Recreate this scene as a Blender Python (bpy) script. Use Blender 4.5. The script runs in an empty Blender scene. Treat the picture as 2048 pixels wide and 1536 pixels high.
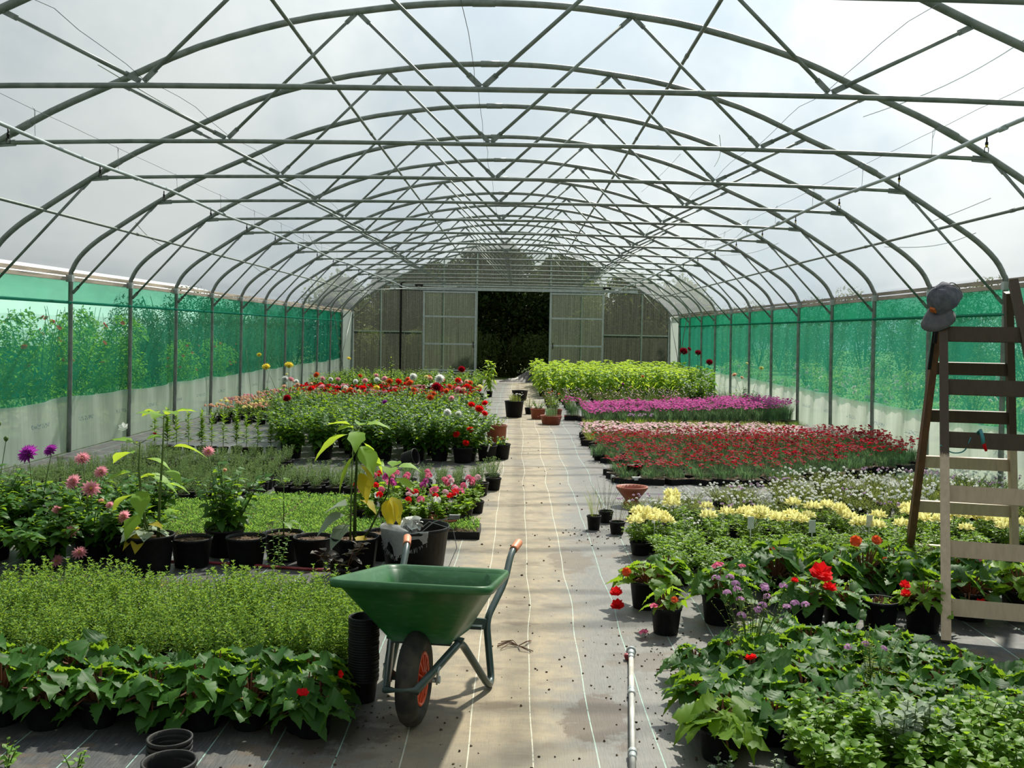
import bpy, math, random
from math import sin, cos, pi, sqrt, atan2, radians
from mathutils import Vector, Matrix, Euler
V = Vector
COL = bpy.context.scene.collection
SC = bpy.context.scene
UP = V((0, 0, 1))

# ------------------------------------------------------------------ helpers
class MB:
    """collects geometry for one mesh"""
    def __init__(s):
        s.v = []; s.f = []; s.m = []; s.sm = []
    def quad(s, a, b, c, d, m=0, smooth=False):
        n = len(s.v); s.v += [tuple(a), tuple(b), tuple(c), tuple(d)]
        s.f.append((n, n+1, n+2, n+3)); s.m.append(m); s.sm.append(smooth)
    def tube(s, pts, r, n=6, m=0, cap=True, closed=False):
        pts = [V(p) for p in pts]; k = len(pts)
        rs = r if isinstance(r, (list, tuple)) else [r]*k
        base = len(s.v); prev = None
        for i, p in enumerate(pts):
            if closed: d = pts[(i+1) % k]-pts[i-1]
            else: d = pts[min(i+1, k-1)]-pts[max(i-1, 0)]
            if d.length < 1e-9: d = V((0, 0, 1))
            d.normalize()
            if prev is None:
                a = d.cross(UP) if abs(d.z) < .95 else d.cross(V((1, 0, 0)))
            else:
                a = prev-d*prev.dot(d)
            a.normalize(); prev = a; b = d.cross(a)
            for j in range(n):
                t = 2*pi*j/n
                s.v.append(tuple(p+a*(cos(t)*rs[i])+b*(sin(t)*rs[i])))
        lim = k if closed else k-1
        for i in range(lim):
            i2 = (i+1) % k
            for j in range(n):
                j2 = (j+1) % n
                s.f.append((base+i*n+j, base+i*n+j2, base+i2*n+j2, base+i2*n+j)); s.m.append(m); s.sm.append(n > 4)
        if cap and not closed:
            s.f.append(tuple(base+j for j in range(n))[::-1]); s.m.append(m); s.sm.append(False)
            s.f.append(tuple(base+(k-1)*n+j for j in range(n))); s.m.append(m); s.sm.append(False)
    def lathe(s, prof, n=20, m=0, c=(0, 0, 0)):
        base = len(s.v); k = len(prof)
        for r, z in prof:
            for j in range(n):
                t = 2*pi*j/n; s.v.append((c[0]+r*cos(t), c[1]+r*sin(t), c[2]+z))
        for i in range(k-1):
            for j in range(n):
                j2 = (j+1) % n
                s.f.append((base+i*n+j, base+i*n+j2, base+(i+1)*n+j2, base+(i+1)*n+j)); s.m.append(m); s.sm.append(True)
    def box(s, c, size, m=0, R=None):
        c = V(c); x, y, z = [q/2 for q in size]; n = len(s.v)
        for q in ((-x, -y, -z), (x, -y, -z), (x, y, -z), (-x, y, -z), (-x, -y, z), (x, -y, z), (x, y, z), (-x, y, z)):
            q = V(q)
            if R: q = R @ q
            s.v.append(tuple(c+q))
        for f in ((0, 3, 2, 1), (4, 5, 6, 7), (0, 1, 5, 4), (1, 2, 6, 5), (2, 3, 7, 6), (3, 0, 4, 7)):
            s.f.append(tuple(n+i for i in f)); s.m.append(m); s.sm.append(False)
    def bar(s, a, b, w, h, side, m=0):
        """rectangular bar from a to b; side = direction of the width"""
        a = V(a); b = V(b); d = (b-a).normalized(); sd = V(side); sd = (sd-d*sd.dot(d)).normalized(); u = sd.cross(d)
        n = len(s.v)
        for p in (a, b):
            for x, y in ((-1, -1), (1, -1), (1, 1), (-1, 1)):
                s.v.append(tuple(p+sd*(x*w/2)+u*(y*h/2)))
        for f in ((0, 1, 2, 3), (7, 6, 5, 4), (0, 4, 5, 1), (1, 5, 6, 2), (2, 6, 7, 3), (3, 7, 4, 0)):
            s.f.append(tuple(n+i for i in f)); s.m.append(m); s.sm.append(False)
    def leaf(s, p, d, L, W, droop=.2, fold=.15, shape='ov', m=0, rnd=None, roll=0.):
        p = V(p); d = V(d).normalized()
        sd = d.cross(UP)
        if sd.length < .1: sd = V((1, 0, 0))
        sd.normalize(); nn = sd.cross(d)
        if roll:
            sd, nn = sd*cos(roll)+nn*sin(roll), nn*cos(roll)-sd*sin(roll)
        base = len(s.v)
        prof = LEAF[shape]
        if len(prof) == 1:      # tiny rhombus
            t, w = prof[0]
            q = p+d*(L*t)-UP*(droop*L*t*t)
            s.v += [tuple(p), tuple(q-sd*(w*W)+nn*(fold*W)), tuple(q+sd*(w*W)+nn*(fold*W)), tuple(p+d*L-UP*(droop*L))]
            s.f += [(base, base+3, base+1), (base, base+2, base+3)]; s.m += [m, m]; s.sm += [False, False]
            return
        for i, (t, w) in enumerate(prof):
            back = 0
            q = p+d*(L*t)-UP*(droop*L*t*abs(t))
            e = 1.
            if rnd: e = 1+rnd.uniform(-.16, .16)
            lift = nn*(fold*W*w + (rnd.uniform(-.09, .09)*W if rnd else 0)+((.10 if i % 2 else -.06)*W if shape in ('heart', 'lobe') else 0))
            s.v += [tuple(q), tuple(q-sd*(w*W*e)+lift-d*(w*W*.25 if shape in ('heart', 'lobe') else 0)), tuple(q+sd*(w*W*e)+lift-d*(w*W*.25 if shape in ('heart', 'lobe') else 0))]
        for i in range(len(prof)-1):
            a = base+3*i; b = a+3
            s.f += [(a, b, b+1, a+1), (a, a+2, b+2, b)]; s.m += [m, m]; s.sm += [True, True]
    def petals(s, p, n, r, k=5, w=.55, cup=.2, m=0, rnd=None, inner=0.):
        p = V(p); n = V(n).normalized()
        a = n.cross(V((.3, .9, .1))).normalized(); b = n.cross(a)
        o = rnd.uniform(0, 6) if rnd else 0
        for j in range(k):
            t = o+2*pi*j/k; e = a*cos(t)+b*sin(t); g = n.cross(e)
            rr = r*(rnd.uniform(.82, 1.1) if rnd else 1)
            base = len(s.v)
            q0 = p+e*inner; q1 = p+e*(rr*.65)+n*(rr*cup*.5); q2 = p+e*rr+n*(rr*cup)
            s.v += [tuple(q0), tuple(q1-g*(rr*w)), tuple(q2), tuple(q1+g*(rr*w))]
            s.f.append((base, base+1, base+2, base+3)); s.m.append(m); s.sm.append(False)
    def mesh(s, name, mats):
        me = bpy.data.meshes.new(name)
        me.from_pydata(s.v, [], s.f)
        for x in mats: me.materials.append(x)
        if len(mats) > 1: me.polygons.foreach_set('material_index', s.m)
        me.polygons.foreach_set('use_smooth', s.sm)
        me.update()
        return me

LEAF = {'tiny': [(.5, .5)],
        'ov': [(0, .06), (.22, .8), (.48, 1), (.78, .55), (1, 0)],
        'big': [(0, .05), (.1, .5), (.24, .88), (.4, 1), (.56, .93), (.72, .68), (.86, .34), (1, 0)],
        'lance': [(0, .1), (.35, 1), (1, 0)],
        'heart': [(-.12, .35), (-.02, .80), (.10, .92), (.20, 1.10), (.31, .92), (.42, .98), (.53, .74), (.63, .76), (.74, .46), (.83, .40), (1, 0)],
        'lobe': [(-.1, .45), (-.02, .8), (.08, .8), (.16, 1.2), (.28, .84), (.38, .86), (.46, 1.08), (.57, .62), (.66, .58), (.74, .66), (.85, .3), (1, 0)]}

def link(name, data, parent=None, loc=None, rot=None, scale=None):
    o = bpy.data.objects.new(name, data); COL.objects.link(o)
    if parent: o.parent = parent
    if loc is not None: o.location = loc
    if rot is not None: o.rotation_euler = rot
    if scale is not None: o.scale = scale if isinstance(scale, (tuple, list)) else (scale,)*3
    return o
def obj(name, mb, mats, parent=None, **k):
    return link(name, mb.mesh(name, mats if isinstance(mats, list) else [mats]), parent, **k)
def tag(o, label, cat, group=None, kind=None):
    if label: o['label'] = label
    if cat: o['category'] = cat
    if group: o['group'] = group
    if kind: o['kind'] = kind
    return o
def thing(name, label, cat, loc=(0, 0, 0), rz=0, group=None):
    o = link(name, None, None, loc, (0, 0, rz)); o.empty_display_size = .1
    return tag(o, label, cat, group)
def struct(name, mb, mats):
    o = obj(name, mb, mats); o['kind'] = 'structure'; return o
ORD = ('zeroth first second third fourth fifth sixth seventh eighth ninth tenth eleventh twelfth thirteenth fourteenth fifteenth '
       'sixteenth seventeenth eighteenth nineteenth twentieth twenty-first twenty-second twenty-third twenty-fourth twenty-fifth '
       'twenty-sixth twenty-seventh twenty-eighth').split()

# ------------------------------------------------------------------ materials
def newmat(name):
    m = bpy.data.materials.new(name); m.use_nodes = True
    nt = m.node_tree; nt.nodes.clear()
    out = nt.nodes.new('ShaderNodeOutputMaterial')
    return m, nt, out
def N(nt, t, **k):
    n = nt.nodes.new('ShaderNode'+t)
    for a, b in k.items():
        if a in n.inputs: n.inputs[a].default_value = b
        else: setattr(n, a, b)
    return n
def mixc(nt, fac, a, b):
    n = nt.nodes.new('ShaderNodeMix'); n.data_type = 'RGBA'
    for i, x in ((0, fac), (6, a), (7, b)):
        if hasattr(x, 'links') or hasattr(x, 'is_linked'): nt.links.new(x, n.inputs[i])
        else: n.inputs[i].default_value = (*x, 1) if isinstance(x, tuple) else x
    return n.outputs[2]
def ramp(nt, x, a, b, smooth=True):
    n = nt.nodes.new('ShaderNodeMapRange'); n.interpolation_type = 'SMOOTHSTEP' if smooth else 'LINEAR'
    nt.links.new(x, n.inputs[0]); n.inputs[1].default_value = a; n.inputs[2].default_value = b
    return n.outputs[0]
def math_(nt, op, a, b=None, c=None):
    n = nt.nodes.new('ShaderNodeMath'); n.operation = op
    for i, x in enumerate((a, b, c)):
        if x is None: continue
        if hasattr(x, 'is_linked'): nt.links.new(x, n.inputs[i])
        else: n.inputs[i].default_value = x
    return n.outputs[0]
def noise(nt, scale, co=None, detail=3, rough=.55):
    n = nt.nodes.new('ShaderNodeTexNoise'); n.inputs['Scale'].default_value = scale
    n.inputs['Detail'].default_value = detail; n.inputs['Roughness'].default_value = rough
    if co is not None: nt.links.new(co, n.inputs['Vector'])
    return n.outputs[0]
def objco(nt, scale=(1, 1, 1)):
    t = nt.nodes.new('ShaderNodeTexCoord'); m = nt.nodes.new('ShaderNodeMapping')
    nt.links.new(t.outputs['Object'], m.inputs[0]); m.inputs['Scale'].default_value = scale
    return m.outputs[0]

def solid(name, c1, c2=None, rough=.6, metal=0., nscale=12, spec=.4, bump=0., stretch=(1, 1, 1)):
    m, nt, out = newmat(name)
    p = N(nt, 'BsdfPrincipled'); p.inputs['Roughness'].default_value = rough; p.inputs['Metallic'].default_value = metal
    p.inputs['Specular IOR Level'].default_value = spec
    co = objco(nt, stretch); nz = noise(nt, nscale, co)
    nt.links.new(mixc(nt, ramp(nt, nz, .35, .68), c1, c2 or tuple(x*.75 for x in c1)), p.inputs['Base Color'])
    if bump:
        b = N(nt, 'Bump'); b.inputs['Strength'].default_value = bump; b.inputs['Distance'].default_value = .01
        nt.links.new(nz, b.inputs['Height']); nt.links.new(b.outputs[0], p.inputs['Normal'])
    nt.links.new(p.outputs[0], out.inputs[0])
    return m
def leafmat(name, c1, c2, trans=.38, rough=.42, spec=.45, tcol=None):
    rough += .08; spec *= .6
    m, nt, out = newmat(name)
    g = nt.nodes.new('ShaderNodeNewGeometry'); oi = nt.nodes.new('ShaderNodeObjectInfo')
    f = math_(nt, 'MULTIPLY_ADD', oi.outputs['Random'], .35, math_(nt, 'MULTIPLY', g.outputs['Random Per Island'], .65))
    col = mixc(nt, f, c1, c2)
    p = N(nt, 'BsdfPrincipled'); p.inputs['Roughness'].default_value = rough; p.inputs['Specular IOR Level'].default_value = spec
    nt.links.new(col, p.inputs['Base Color'])
    t = N(nt, 'BsdfTranslucent')
    tc = tcol or tuple(min(1, x*k) for x, k in zip(c2, (1.9, 1.7, .8)))
    nt.links.new(mixc(nt, g.outputs['Random Per Island'], tc, tuple(x*.7 for x in tc)), t.inputs[0])
    mx = N(nt, 'MixShader'); mx.inputs[0].default_value = trans
    nt.links.new(p.outputs[0], mx.inputs[1]); nt.links.new(t.outputs[0], mx.inputs[2]); nt.links.new(mx.outputs[0], out.inputs[0])
    return m

M = {}
M['steel'] = solid('galvanised_steel', (.22, .245, .225), (.14, .165, .145), .45, .25, 9, .45)
M['pale_steel'] = solid('pale_galvanised_steel', (.46, .50, .50), (.36, .40, .40), .4, .4, 9, .5)
M['pvc'] = solid('grey_pipe', (.40, .46, .48), (.34, .39, .41), .35, 0, 6, .5)
M['black'] = solid('black_plastic', (.006, .006, .0065), (.011, .011, .012), .55, 0, 30, .2)
M['blackmatt'] = solid('dusty_black_plastic', (.010, .010, .011), (.03, .027, .023), .6, 0, 14, .25)
M['soil'] = solid('potting_soil', (.045, .028, .018), (.12, .08, .05), .9, 0, 60, .15, .6)
M['terra'] = solid('terracotta_plastic', (.36, .10, .055), (.28, .08, .045), .5, 0, 10, .4)
M['rail'] = solid('weathered_eave_rail', (.42, .36, .29), (.26, .23, .19), .65, 0, 7, .3, 0, (1, .2, 1))
M['white_pole'] = solid('grey_white_pole', (.55, .54, .50), (.36, .34, .30), .4, 0, 10, .5)
M['tag'] = solid('white_plant_tag', (.75, .76, .74), None, .5)
M['wire'] = solid('thin_wire', (.16, .17, .17), None, .5, .3)
M['tyre'] = solid('dusty_rubber_tyre', (.022, .021, .02), (.075, .062, .048), .75, 0, 9, .25)
M['hub'] = solid('orange_plastic_hub', (.78, .10, .03), (.62, .08, .03), .42)
M['grip'] = solid('terracotta_rubber_grip', (.62, .22, .11), (.5, .17, .09), .5)
M['frame_green'] = solid('dark_green_painted_tube', (.035, .06, .055), (.06, .085, .08), .3, .2, 8, .6)
M['wood_dark'] = solid('dark_stained_wood', (.055, .038, .024), (.10, .07, .045), .6, 0, 9, .3, .2, (6, 6, .6))
M['wood_red'] = solid('reddish_side_wood', (.16, .07, .035), (.10, .05, .03), .6, 0, 9, .3, .2, (6, 6, .6))
M['cap'] = solid('grey_blue_cotton', (.10, .10, .125), (.15, .15, .175), .9, 0, 25, .1, .3)
M['capb'] = solid('grey_brim_cotton', (.13, .125, .13), (.10, .10, .11), .9, 0, 25, .1)
M['orange'] = solid('orange_stitching', (.5, .13, .03), None, .8)
M['hose'] = solid('dark_red_hose', (.22, .018, .035), (.3, .05, .06), .4)
M['cyanhose'] = solid('teal_hose', (.05, .25, .27), None, .4)
M['drylitter'] = solid('dry_litter', (.14, .07, .04), (.07, .04, .025), .9, 0, 40)
M['brass'] = solid('brass_fitting', (.35, .27, .12), None, .35, .7)
M['yellowp'] = solid('yellow_plastic', (.7, .55, .05), None, .4)

# ladder wood: darker tone on the upper part, paler wood below
def ladderwood():
    m, nt, out = newmat('weathered_ladder_wood')
    p = N(nt, 'BsdfPrincipled'); p.inputs['Roughness'].default_value = .6; p.inputs['Specular IOR Level'].default_value = .35
    tc = nt.nodes.new('ShaderNodeNewGeometry'); sp = N(nt, 'SeparateXYZ'); nt.links.new(tc.outputs['Position'], sp.inputs[0])
    co = objco(nt, (8, 8, 1)); nz = noise(nt, 5, co, 5)
    old = mixc(nt, nz, (.62, .48, .34), (.36, .26, .18))
    upper_tone = mixc(nt, nz, (.085, .055, .032), (.035, .024, .015))
    edge = math_(nt, 'ADD', sp.outputs[2], math_(nt, 'MULTIPLY', noise(nt, 14, co), .05))
    nt.links.new(mixc(nt, ramp(nt, edge, .975, 1.01), old, upper_tone), p.inputs['Base Color'])
    nt.links.new(p.outputs[0], out.inputs[0]); return m
M['ladder'] = ladderwood()

def tubmat():
    m, nt, out = newmat('green_plastic_tub')
    p = N(nt, 'BsdfPrincipled'); p.inputs['Roughness'].default_value = .36; p.inputs['Specular IOR Level'].default_value = .45
    nz = noise(nt, 22, objco(nt, (1, 1, 3)), 6)
    nt.links.new(mixc(nt, ramp(nt, nz, .45, .85), (.022, .11, .03), (.06, .16, .07)), p.inputs['Base Color'])
    t = N(nt, 'BsdfTranslucent'); t.inputs[0].default_value = (.06, .36, .08, 1)
    mx = N(nt, 'MixShader'); mx.inputs[0].default_value = .10
    nt.links.new(p.outputs[0], mx.inputs[1]); nt.links.new(t.outputs[0], mx.inputs[2]); nt.links.new(mx.outputs[0], out.inputs[0])
    return m
M['tub'] = tubmat()

def film(name, tcol, dcol, fac, edge=.35, streak=(1, 1, 1), amt=.2, gl=.06, nscale=3, marks=False):
    """thin plastic film or netting: part see-through, part milky"""
    m, nt, out = newmat(name)
    tr = N(nt, 'BsdfTransparent'); tr.inputs[0].default_value = (*tcol, 1)
    tl = N(nt, 'BsdfTranslucent'); df = N(nt, 'BsdfDiffuse')
    co = objco(nt, streak); nz = noise(nt, nscale, co, 5)
    col = mixc(nt, ramp(nt, nz, .3, .75), dcol, tuple(x*.82 for x in dcol))
    if marks:
        g = nt.nodes.new('ShaderNodeNewGeometry'); sp = N(nt, 'SeparateXYZ'); nt.links.new(g.outputs['Position'], sp.inputs[0])
        z = sp.outputs[2]; y = sp.outputs[1]
        band = math_(nt, 'COMPARE', z, .40, .028)
        rep = math_(nt, 'GREATER_THAN', math_(nt, 'FRACT', math_(nt, 'MULTIPLY', y, .8)), .62)
        bits = math_(nt, 'GREATER_THAN', noise(nt, 34, g.outputs['Position'], 1), .53)
        mk = math_(nt, 'MULTIPLY', math_(nt, 'MULTIPLY', band, rep), math_(nt, 'MULTIPLY', bits, .55))
        col = mixc(nt, mk, col, (.08, .16, .30))
    nt.links.new(col, tl.inputs[0]); nt.links.new(col, df.inputs[0])
    a = N(nt, 'MixShader'); a.inputs[0].default_value = .35
    nt.links.new(tl.outputs[0], a.inputs[1]); nt.links.new(df.outputs[0], a.inputs[2])
    lw = N(nt, 'LayerWeight'); lw.inputs['Blend'].default_value = .35
    f = math_(nt, 'ADD', math_(nt, 'MULTIPLY', lw.outputs['Facing'], edge), math_(nt, 'MULTIPLY_ADD', nz, amt, fac-amt*.5))
    b = N(nt, 'MixShader'); nt.links.new(math_(nt, 'MINIMUM', f, .97), b.inputs[0])
    nt.links.new(tr.outputs[0], b.inputs[1]); nt.links.new(a.outputs[0], b.inputs[2])
    gs = N(nt, 'BsdfGlossy'); gs.inputs['Roughness'].default_value = .25
    c = N(nt, 'MixShader'); c.inputs[0].default_value = gl
    nt.links.new(b.outputs[0], c.inputs[1]); nt.links.new(gs.outputs[0], c.inputs[2]); nt.links.new(c.outputs[0], out.inputs[0])
    return m
M['roof'] = film('clear_polythene_roof', (.92, .95, .96), (.70, .76, .78), .12, .20, (.5, .12, .5), .16, .03, 2.2)
M['net'] = film('green_windbreak_netting', (.62, .93, .80), (.045, .40, .27), .46, .12, (1, .15, .1), .14, .0, 6)
M['netroll'] = film('rolled_green_netting', (.3, .7, .5), (.025, .26, .18), .9, .1, (1, .2, 1), .1, .02, 8)
M['skirt'] = film('milky_polythene_skirt', (.82, .92, .90), (.62, .70, .66), .78, .15, (1, 5, .25), .16, .04, 4, True)
M['pcarb'] = film('corrugated_clear_polycarbonate', (.84, .89, .82), (.42, .46, .36), .085, .05, (10, 1, .12), .30, .04, 5)
M['far_skin'] = solid('white_polythene_skin', (.75, .80, .80), (.62, .68, .68), .3, 0, .6, .6)
M['bubble'] = film('white_fleece', (.95, .95, .95), (.78, .80, .82), .93, .1, (1, 1, 1), .1, .02, 30)

# foliage
M['stem'] = leafmat('green_stem', (.07, .13, .03), (.11, .16, .045), .15)
M['stem_red'] = leafmat('reddish_stem', (.17, .075, .04), (.22, .09, .06), .15)
M['bego'] = leafmat('begonia_leaf', (.014, .065, .012), (.055, .155, .02), .40, .42, .36, (.30, .50, .025))
M['feath'] = leafmat('small_light_leaf', (.065, .17, .025), (.19, .34, .06), .4, .45, .4, (.38, .54, .05))
M['grey'] = leafmat('grey_green_leaf', (.13, .22, .09), (.22, .32, .14), .35, .6, .3, (.26, .38, .11))
M['carpet'] = leafmat('bright_carpet_leaf', (.10, .24, .045), (.18, .35, .07), .4, .5, .3, (.36, .58, .09))
M['dahl'] = leafmat('dahlia_leaf', (.022, .085, .014), (.065, .17, .022), .40, .4, .4, (.32, .52, .025))
M['lime'] = leafmat('lime_leaf', (.10, .24, .025), (.22, .38, .045), .45, .45, .35, (.58, .75, .06))
M['glau'] = leafmat('blue_green_blade', (.07, .15, .085), (.12, .21, .11), .35, .55, .3, (.20, .36, .14))
M['olive'] = leafmat('olive_blade', (.11, .16, .04), (.20, .26, .07), .4, .5, .3, (.42, .48, .10))
M['fresh'] = leafmat('fresh_green_leaf', (.045, .13, .010), (.16, .28, .02), .42, .4, .35, (.38, .60, .03))
M['yell'] = leafmat('yellowing_leaf', (.55, .42, .03), (.40, .36, .04), .5, .5, .3, (.85, .65, .03))
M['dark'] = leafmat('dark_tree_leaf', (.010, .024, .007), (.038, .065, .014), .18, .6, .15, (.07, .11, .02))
M['bushy'] = leafmat('bramble_leaf', (.035, .06, .015), (.09, .12, .03), .25, .6, .2, (.16, .2, .04))
M['purpleleaf'] = leafmat('dark_purple_leaf', (.035, .03, .025), (.07, .06, .045), .3, .4, .45, (.16, .13, .05))
M['greyleaf'] = leafmat('silver_leaf', (.22, .28, .20), (.30, .36, .27), .3, .6, .3, (.4, .5, .3))
def fl(n, c, c2=None, tr=.45, t=None): M[n] = leafmat(n, c, c2 or tuple(x*.8 for x in c), tr, .6, .2, t or tuple(min(1, x*1.25) for x in c))
fl('f_crimson', (.34, .005, .018), (.16, .004, .012)); fl('f_magenta', (.60, .10, .38), (.45, .06, .28)); fl('f_palepink', (.80, .55, .60), (.72, .42, .5))
fl('f_white', (.85, .86, .80), (.75, .76, .66)); fl('f_mauve', (.52, .36, .52), (.60, .46, .58)); fl('f_yellow', (.90, .80, .38), (.84, .68, .24))
fl('f_red', (.80, .012, .015), (.62, .01, .015)); fl('f_pink', (.82, .22, .36), (.75, .15, .28)); fl('f_purple', (.42, .05, .42), (.34, .03, .36))
fl('f_dahliapink', (.80, .38, .45), (.85, .50, .5)); fl('f_orange', (.75, .14, .04), (.6, .09, .03)); fl('f_peach', (.80, .52, .36), (.7, .4, .3))
fl('f_lemon', (.85, .70, .10), (.8, .62, .06)); fl('f_darkred', (.22, .008, .02), (.14, .005, .015)); fl('f_lilac', (.55, .28, .52), (.62, .36, .56))

def floormat():
    m, nt, out = newmat('woven_ground_cover')
    p = N(nt, 'BsdfPrincipled')
    co = objco(nt); sp = N(nt, 'SeparateXYZ'); nt.links.new(co, sp.inputs[0]); x, y = sp.outputs[0], sp.outputs[1]
    weave = noise(nt, 1, objco(nt, (160, 9, 1)), 3, .7)
    big = noise(nt, 1.3, co, 5, .6); mid = noise(nt, 7, co, 6, .65); fine = noise(nt, 45, co, 4, .7)
    cover = mixc(nt, ramp(nt, weave, .3, .75), (.042, .043, .045), (.09, .092, .096))
    cover = mixc(nt, math_(nt, 'MULTIPLY', ramp(nt, mid, .5, .72), .45), cover, (.20, .18, .145))
    near = ramp(nt, math_(nt, 'ABSOLUTE', math_(nt, 'SUBTRACT', x, .35)), 1.5, .55)
    cover = mixc(nt, math_(nt, 'MULTIPLY', near, math_(nt, 'MULTIPLY_ADD', weave, .7, .25)), cover, (.185, .178, .16))
    # trodden dirt along the path
    cen = math_(nt, 'MINIMUM', math_(nt, 'MULTIPLY_ADD', y, .035, -.02), .42)
    dist = math_(nt, 'ABSOLUTE', math_(nt, 'SUBTRACT', x, cen))
    wob = math_(nt, 'MULTIPLY_ADD', big, .55, math_(nt, 'MULTIPLY', mid, .35))
    mask = ramp(nt, math_(nt, 'SUBTRACT', math_(nt, 'ADD', dist, wob), .42), .62, .22)
    mask = math_(nt, 'MULTIPLY', mask, ramp(nt, weave, .12, .55))
    dirt = mixc(nt, ramp(nt, mid, .3, .7), (.33, .262, .162), (.215, .175, .118))
    dirt = mixc(nt, math_(nt, 'MULTIPLY', ramp(nt, weave, .35, .7), .4), dirt, (.17, .15, .12))
    ripple_shade = ramp(nt, noise(nt, 2.2, objco(nt, (.55, 2.6, 1)), 5, .7), .5, .66)
    dirt = mixc(nt, math_(nt, 'MULTIPLY', ripple_shade, .55), dirt, (.17, .145, .105))  # shade of the cross ripples put into the dirt colour
    col = mixc(nt, mask, cover, dirt)
    # damp brown stains and crumbs
    st = math_(nt, 'MULTIPLY', ramp(nt, noise(nt, 2.1, objco(nt, (1, 1.7, 1)), 5, .6), .56, .66), .65)
    col = mixc(nt, st, col, (.12, .085, .055))
    for cx_, cy_, rx, ry, tone, amt in ((.62, 4.22, .15, .34, (.075, .05, .03), .8), (.66, 7.25, .16, .42, (.10, .075, .05), .7), (.25, 3.80, .42, .17, (.17, .15, .115), .6),
                                        (-.5, 4.05, .28, .22, (.06, .045, .035), .7), (.95, 5.0, .22, .16, (.09, .07, .05), .6), (.35, 12.7, .45, .4, (.20, .18, .15), .6)):
        dx = math_(nt, 'MULTIPLY', math_(nt, 'SUBTRACT', x, cx_), 1/rx); dy = math_(nt, 'MULTIPLY', math_(nt, 'SUBTRACT', y, cy_), 1/ry)
        rr = math_(nt, 'ADD', math_(nt, 'MULTIPLY', dx, dx), math_(nt, 'MULTIPLY', dy, dy))
        e = math_(nt, 'ADD', rr, math_(nt, 'MULTIPLY', math_(nt, 'SUBTRACT', mid, .5), 5.))
        col = mixc(nt, math_(nt, 'MULTIPLY', ramp(nt, e, 1.15, .55), amt), col, tone)
    sp2 = ramp(nt, fine, .66, .70)
    col = mixc(nt, math_(nt, 'MULTIPLY', sp2, ramp(nt, mid, .45, .6)), col, (.035, .022, .014))
    # marker stripes every 25 cm, thin and slightly wandering
    wv = math_(nt, 'MULTIPLY', math_(nt, 'SUBTRACT', noise(nt, .35, objco(nt, (.2, 1, 1)), 2), .5), .14)
    s = math_(nt, 'ABSOLUTE', math_(nt, 'SUBTRACT', math_(nt, 'FRACT', math_(nt, 'MULTIPLY', math_(nt, 'ADD', math_(nt, 'ADD', x, wv), 20.185), 1/.255)), .5))
    line = math_(nt, 'LESS_THAN', s, .0095)
    line = math_(nt, 'MULTIPLY', line, ramp(nt, noise(nt, 1, objco(nt, (4, 40, 1)), 3), .22, .5))
    stripe = mixc(nt, mask, (.28, .44, .38), (.58, .55, .44))
    col = mixc(nt, math_(nt, 'MULTIPLY', line, .85), col, stripe)
    nt.links.new(col, p.inputs['Base Color'])
    nt.links.new(math_(nt, 'MULTIPLY_ADD', mask, .22, math_(nt, 'MULTIPLY_ADD', mid, .22, .36)), p.inputs['Roughness'])
    p.inputs['Specular IOR Level'].default_value = .28
    b = N(nt, 'Bump'); b.inputs['Strength'].default_value = .35; b.inputs['Distance'].default_value = .012
    nt.links.new(math_(nt, 'ADD', math_(nt, 'MULTIPLY', weave, .25), math_(nt, 'MULTIPLY', noise(nt, 3, objco(nt, (.6, 3, 1)), 3), .9)), b.inputs['Height'])
    nt.links.new(b.outputs[0], p.inputs['Normal'])
    nt.links.new(p.outputs[0], out.inputs[0]); return m
M['floor'] = floormat()
M['grass'] = solid('outside_grass', (.07, .13, .03), (.16, .17, .06), .9, 0, .9, .1)

# ------------------------------------------------------------------ world, sun, camera
SUN = V((.36, .80, 1.02)).normalized()
def build_world():
    w = bpy.data.worlds.new('hazy_cloud_sky'); SC.world = w; w.use_nodes = True; nt = w.node_tree; nt.nodes.clear()
    out = nt.nodes.new('ShaderNodeOutputWorld'); bg = nt.nodes.new('ShaderNodeBackground')
    tc = nt.nodes.new('ShaderNodeTexCoord'); d = tc.outputs['Generated']
    n1 = noise(nt, 2.6, d, 6, .6)
    sky = mixc(nt, ramp(nt, n1, .36, .66), (.46, .55, .64), (.86, .88, .88))
    vm = nt.nodes.new('ShaderNodeVectorMath'); vm.operation = 'DOT_PRODUCT'; nt.links.new(d, vm.inputs[0]); vm.inputs[1].default_value = SUN
    dt = math_(nt, 'MAXIMUM', vm.outputs['Value'], 0)
    g1 = math_(nt, 'MULTIPLY', math_(nt, 'POWER', dt, 5.), 2.4)
    g2 = math_(nt, 'MULTIPLY', math_(nt, 'POWER', dt, 40.), 2.2)
    nt.links.new(sky, bg.inputs[0])
    nt.links.new(math_(nt, 'ADD', math_(nt, 'ADD', g1, g2), .60), bg.inputs[1])
    nt.links.new(bg.outputs[0], out.inputs[0])
    w.cycles.sampling_method = 'MANUAL'; w.cycles.sample_map_resolution = 512
build_world()
sl = bpy.data.lights.new('sun', 'SUN'); sl.energy = 9.0; sl.angle = radians(1.6); sl.color = (1, .93, .78)
so = link('sun', sl); so.rotation_euler = (-SUN).to_track_quat('-Z', 'Y').to_euler()
cd = bpy.data.cameras.new('camera'); cd.sensor_width = 36; cd.lens = 36*2007/2048; cd.clip_start = .05; cd.clip_end = 300
cam = link('camera', cd); SC.camera = cam
cam.matrix_world = Matrix.Translation((.2503, 0, 1.65)) @ Matrix.Rotation(.0051, 4, 'Z') @ Matrix.Rotation(pi/2-.0511, 4, 'X') @ Matrix.Rotation(.0174, 4, 'Z')
SC.view_settings.view_transform = 'Standard'; SC.view_settings.look = 'None'; SC.view_settings.gamma = 1
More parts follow.
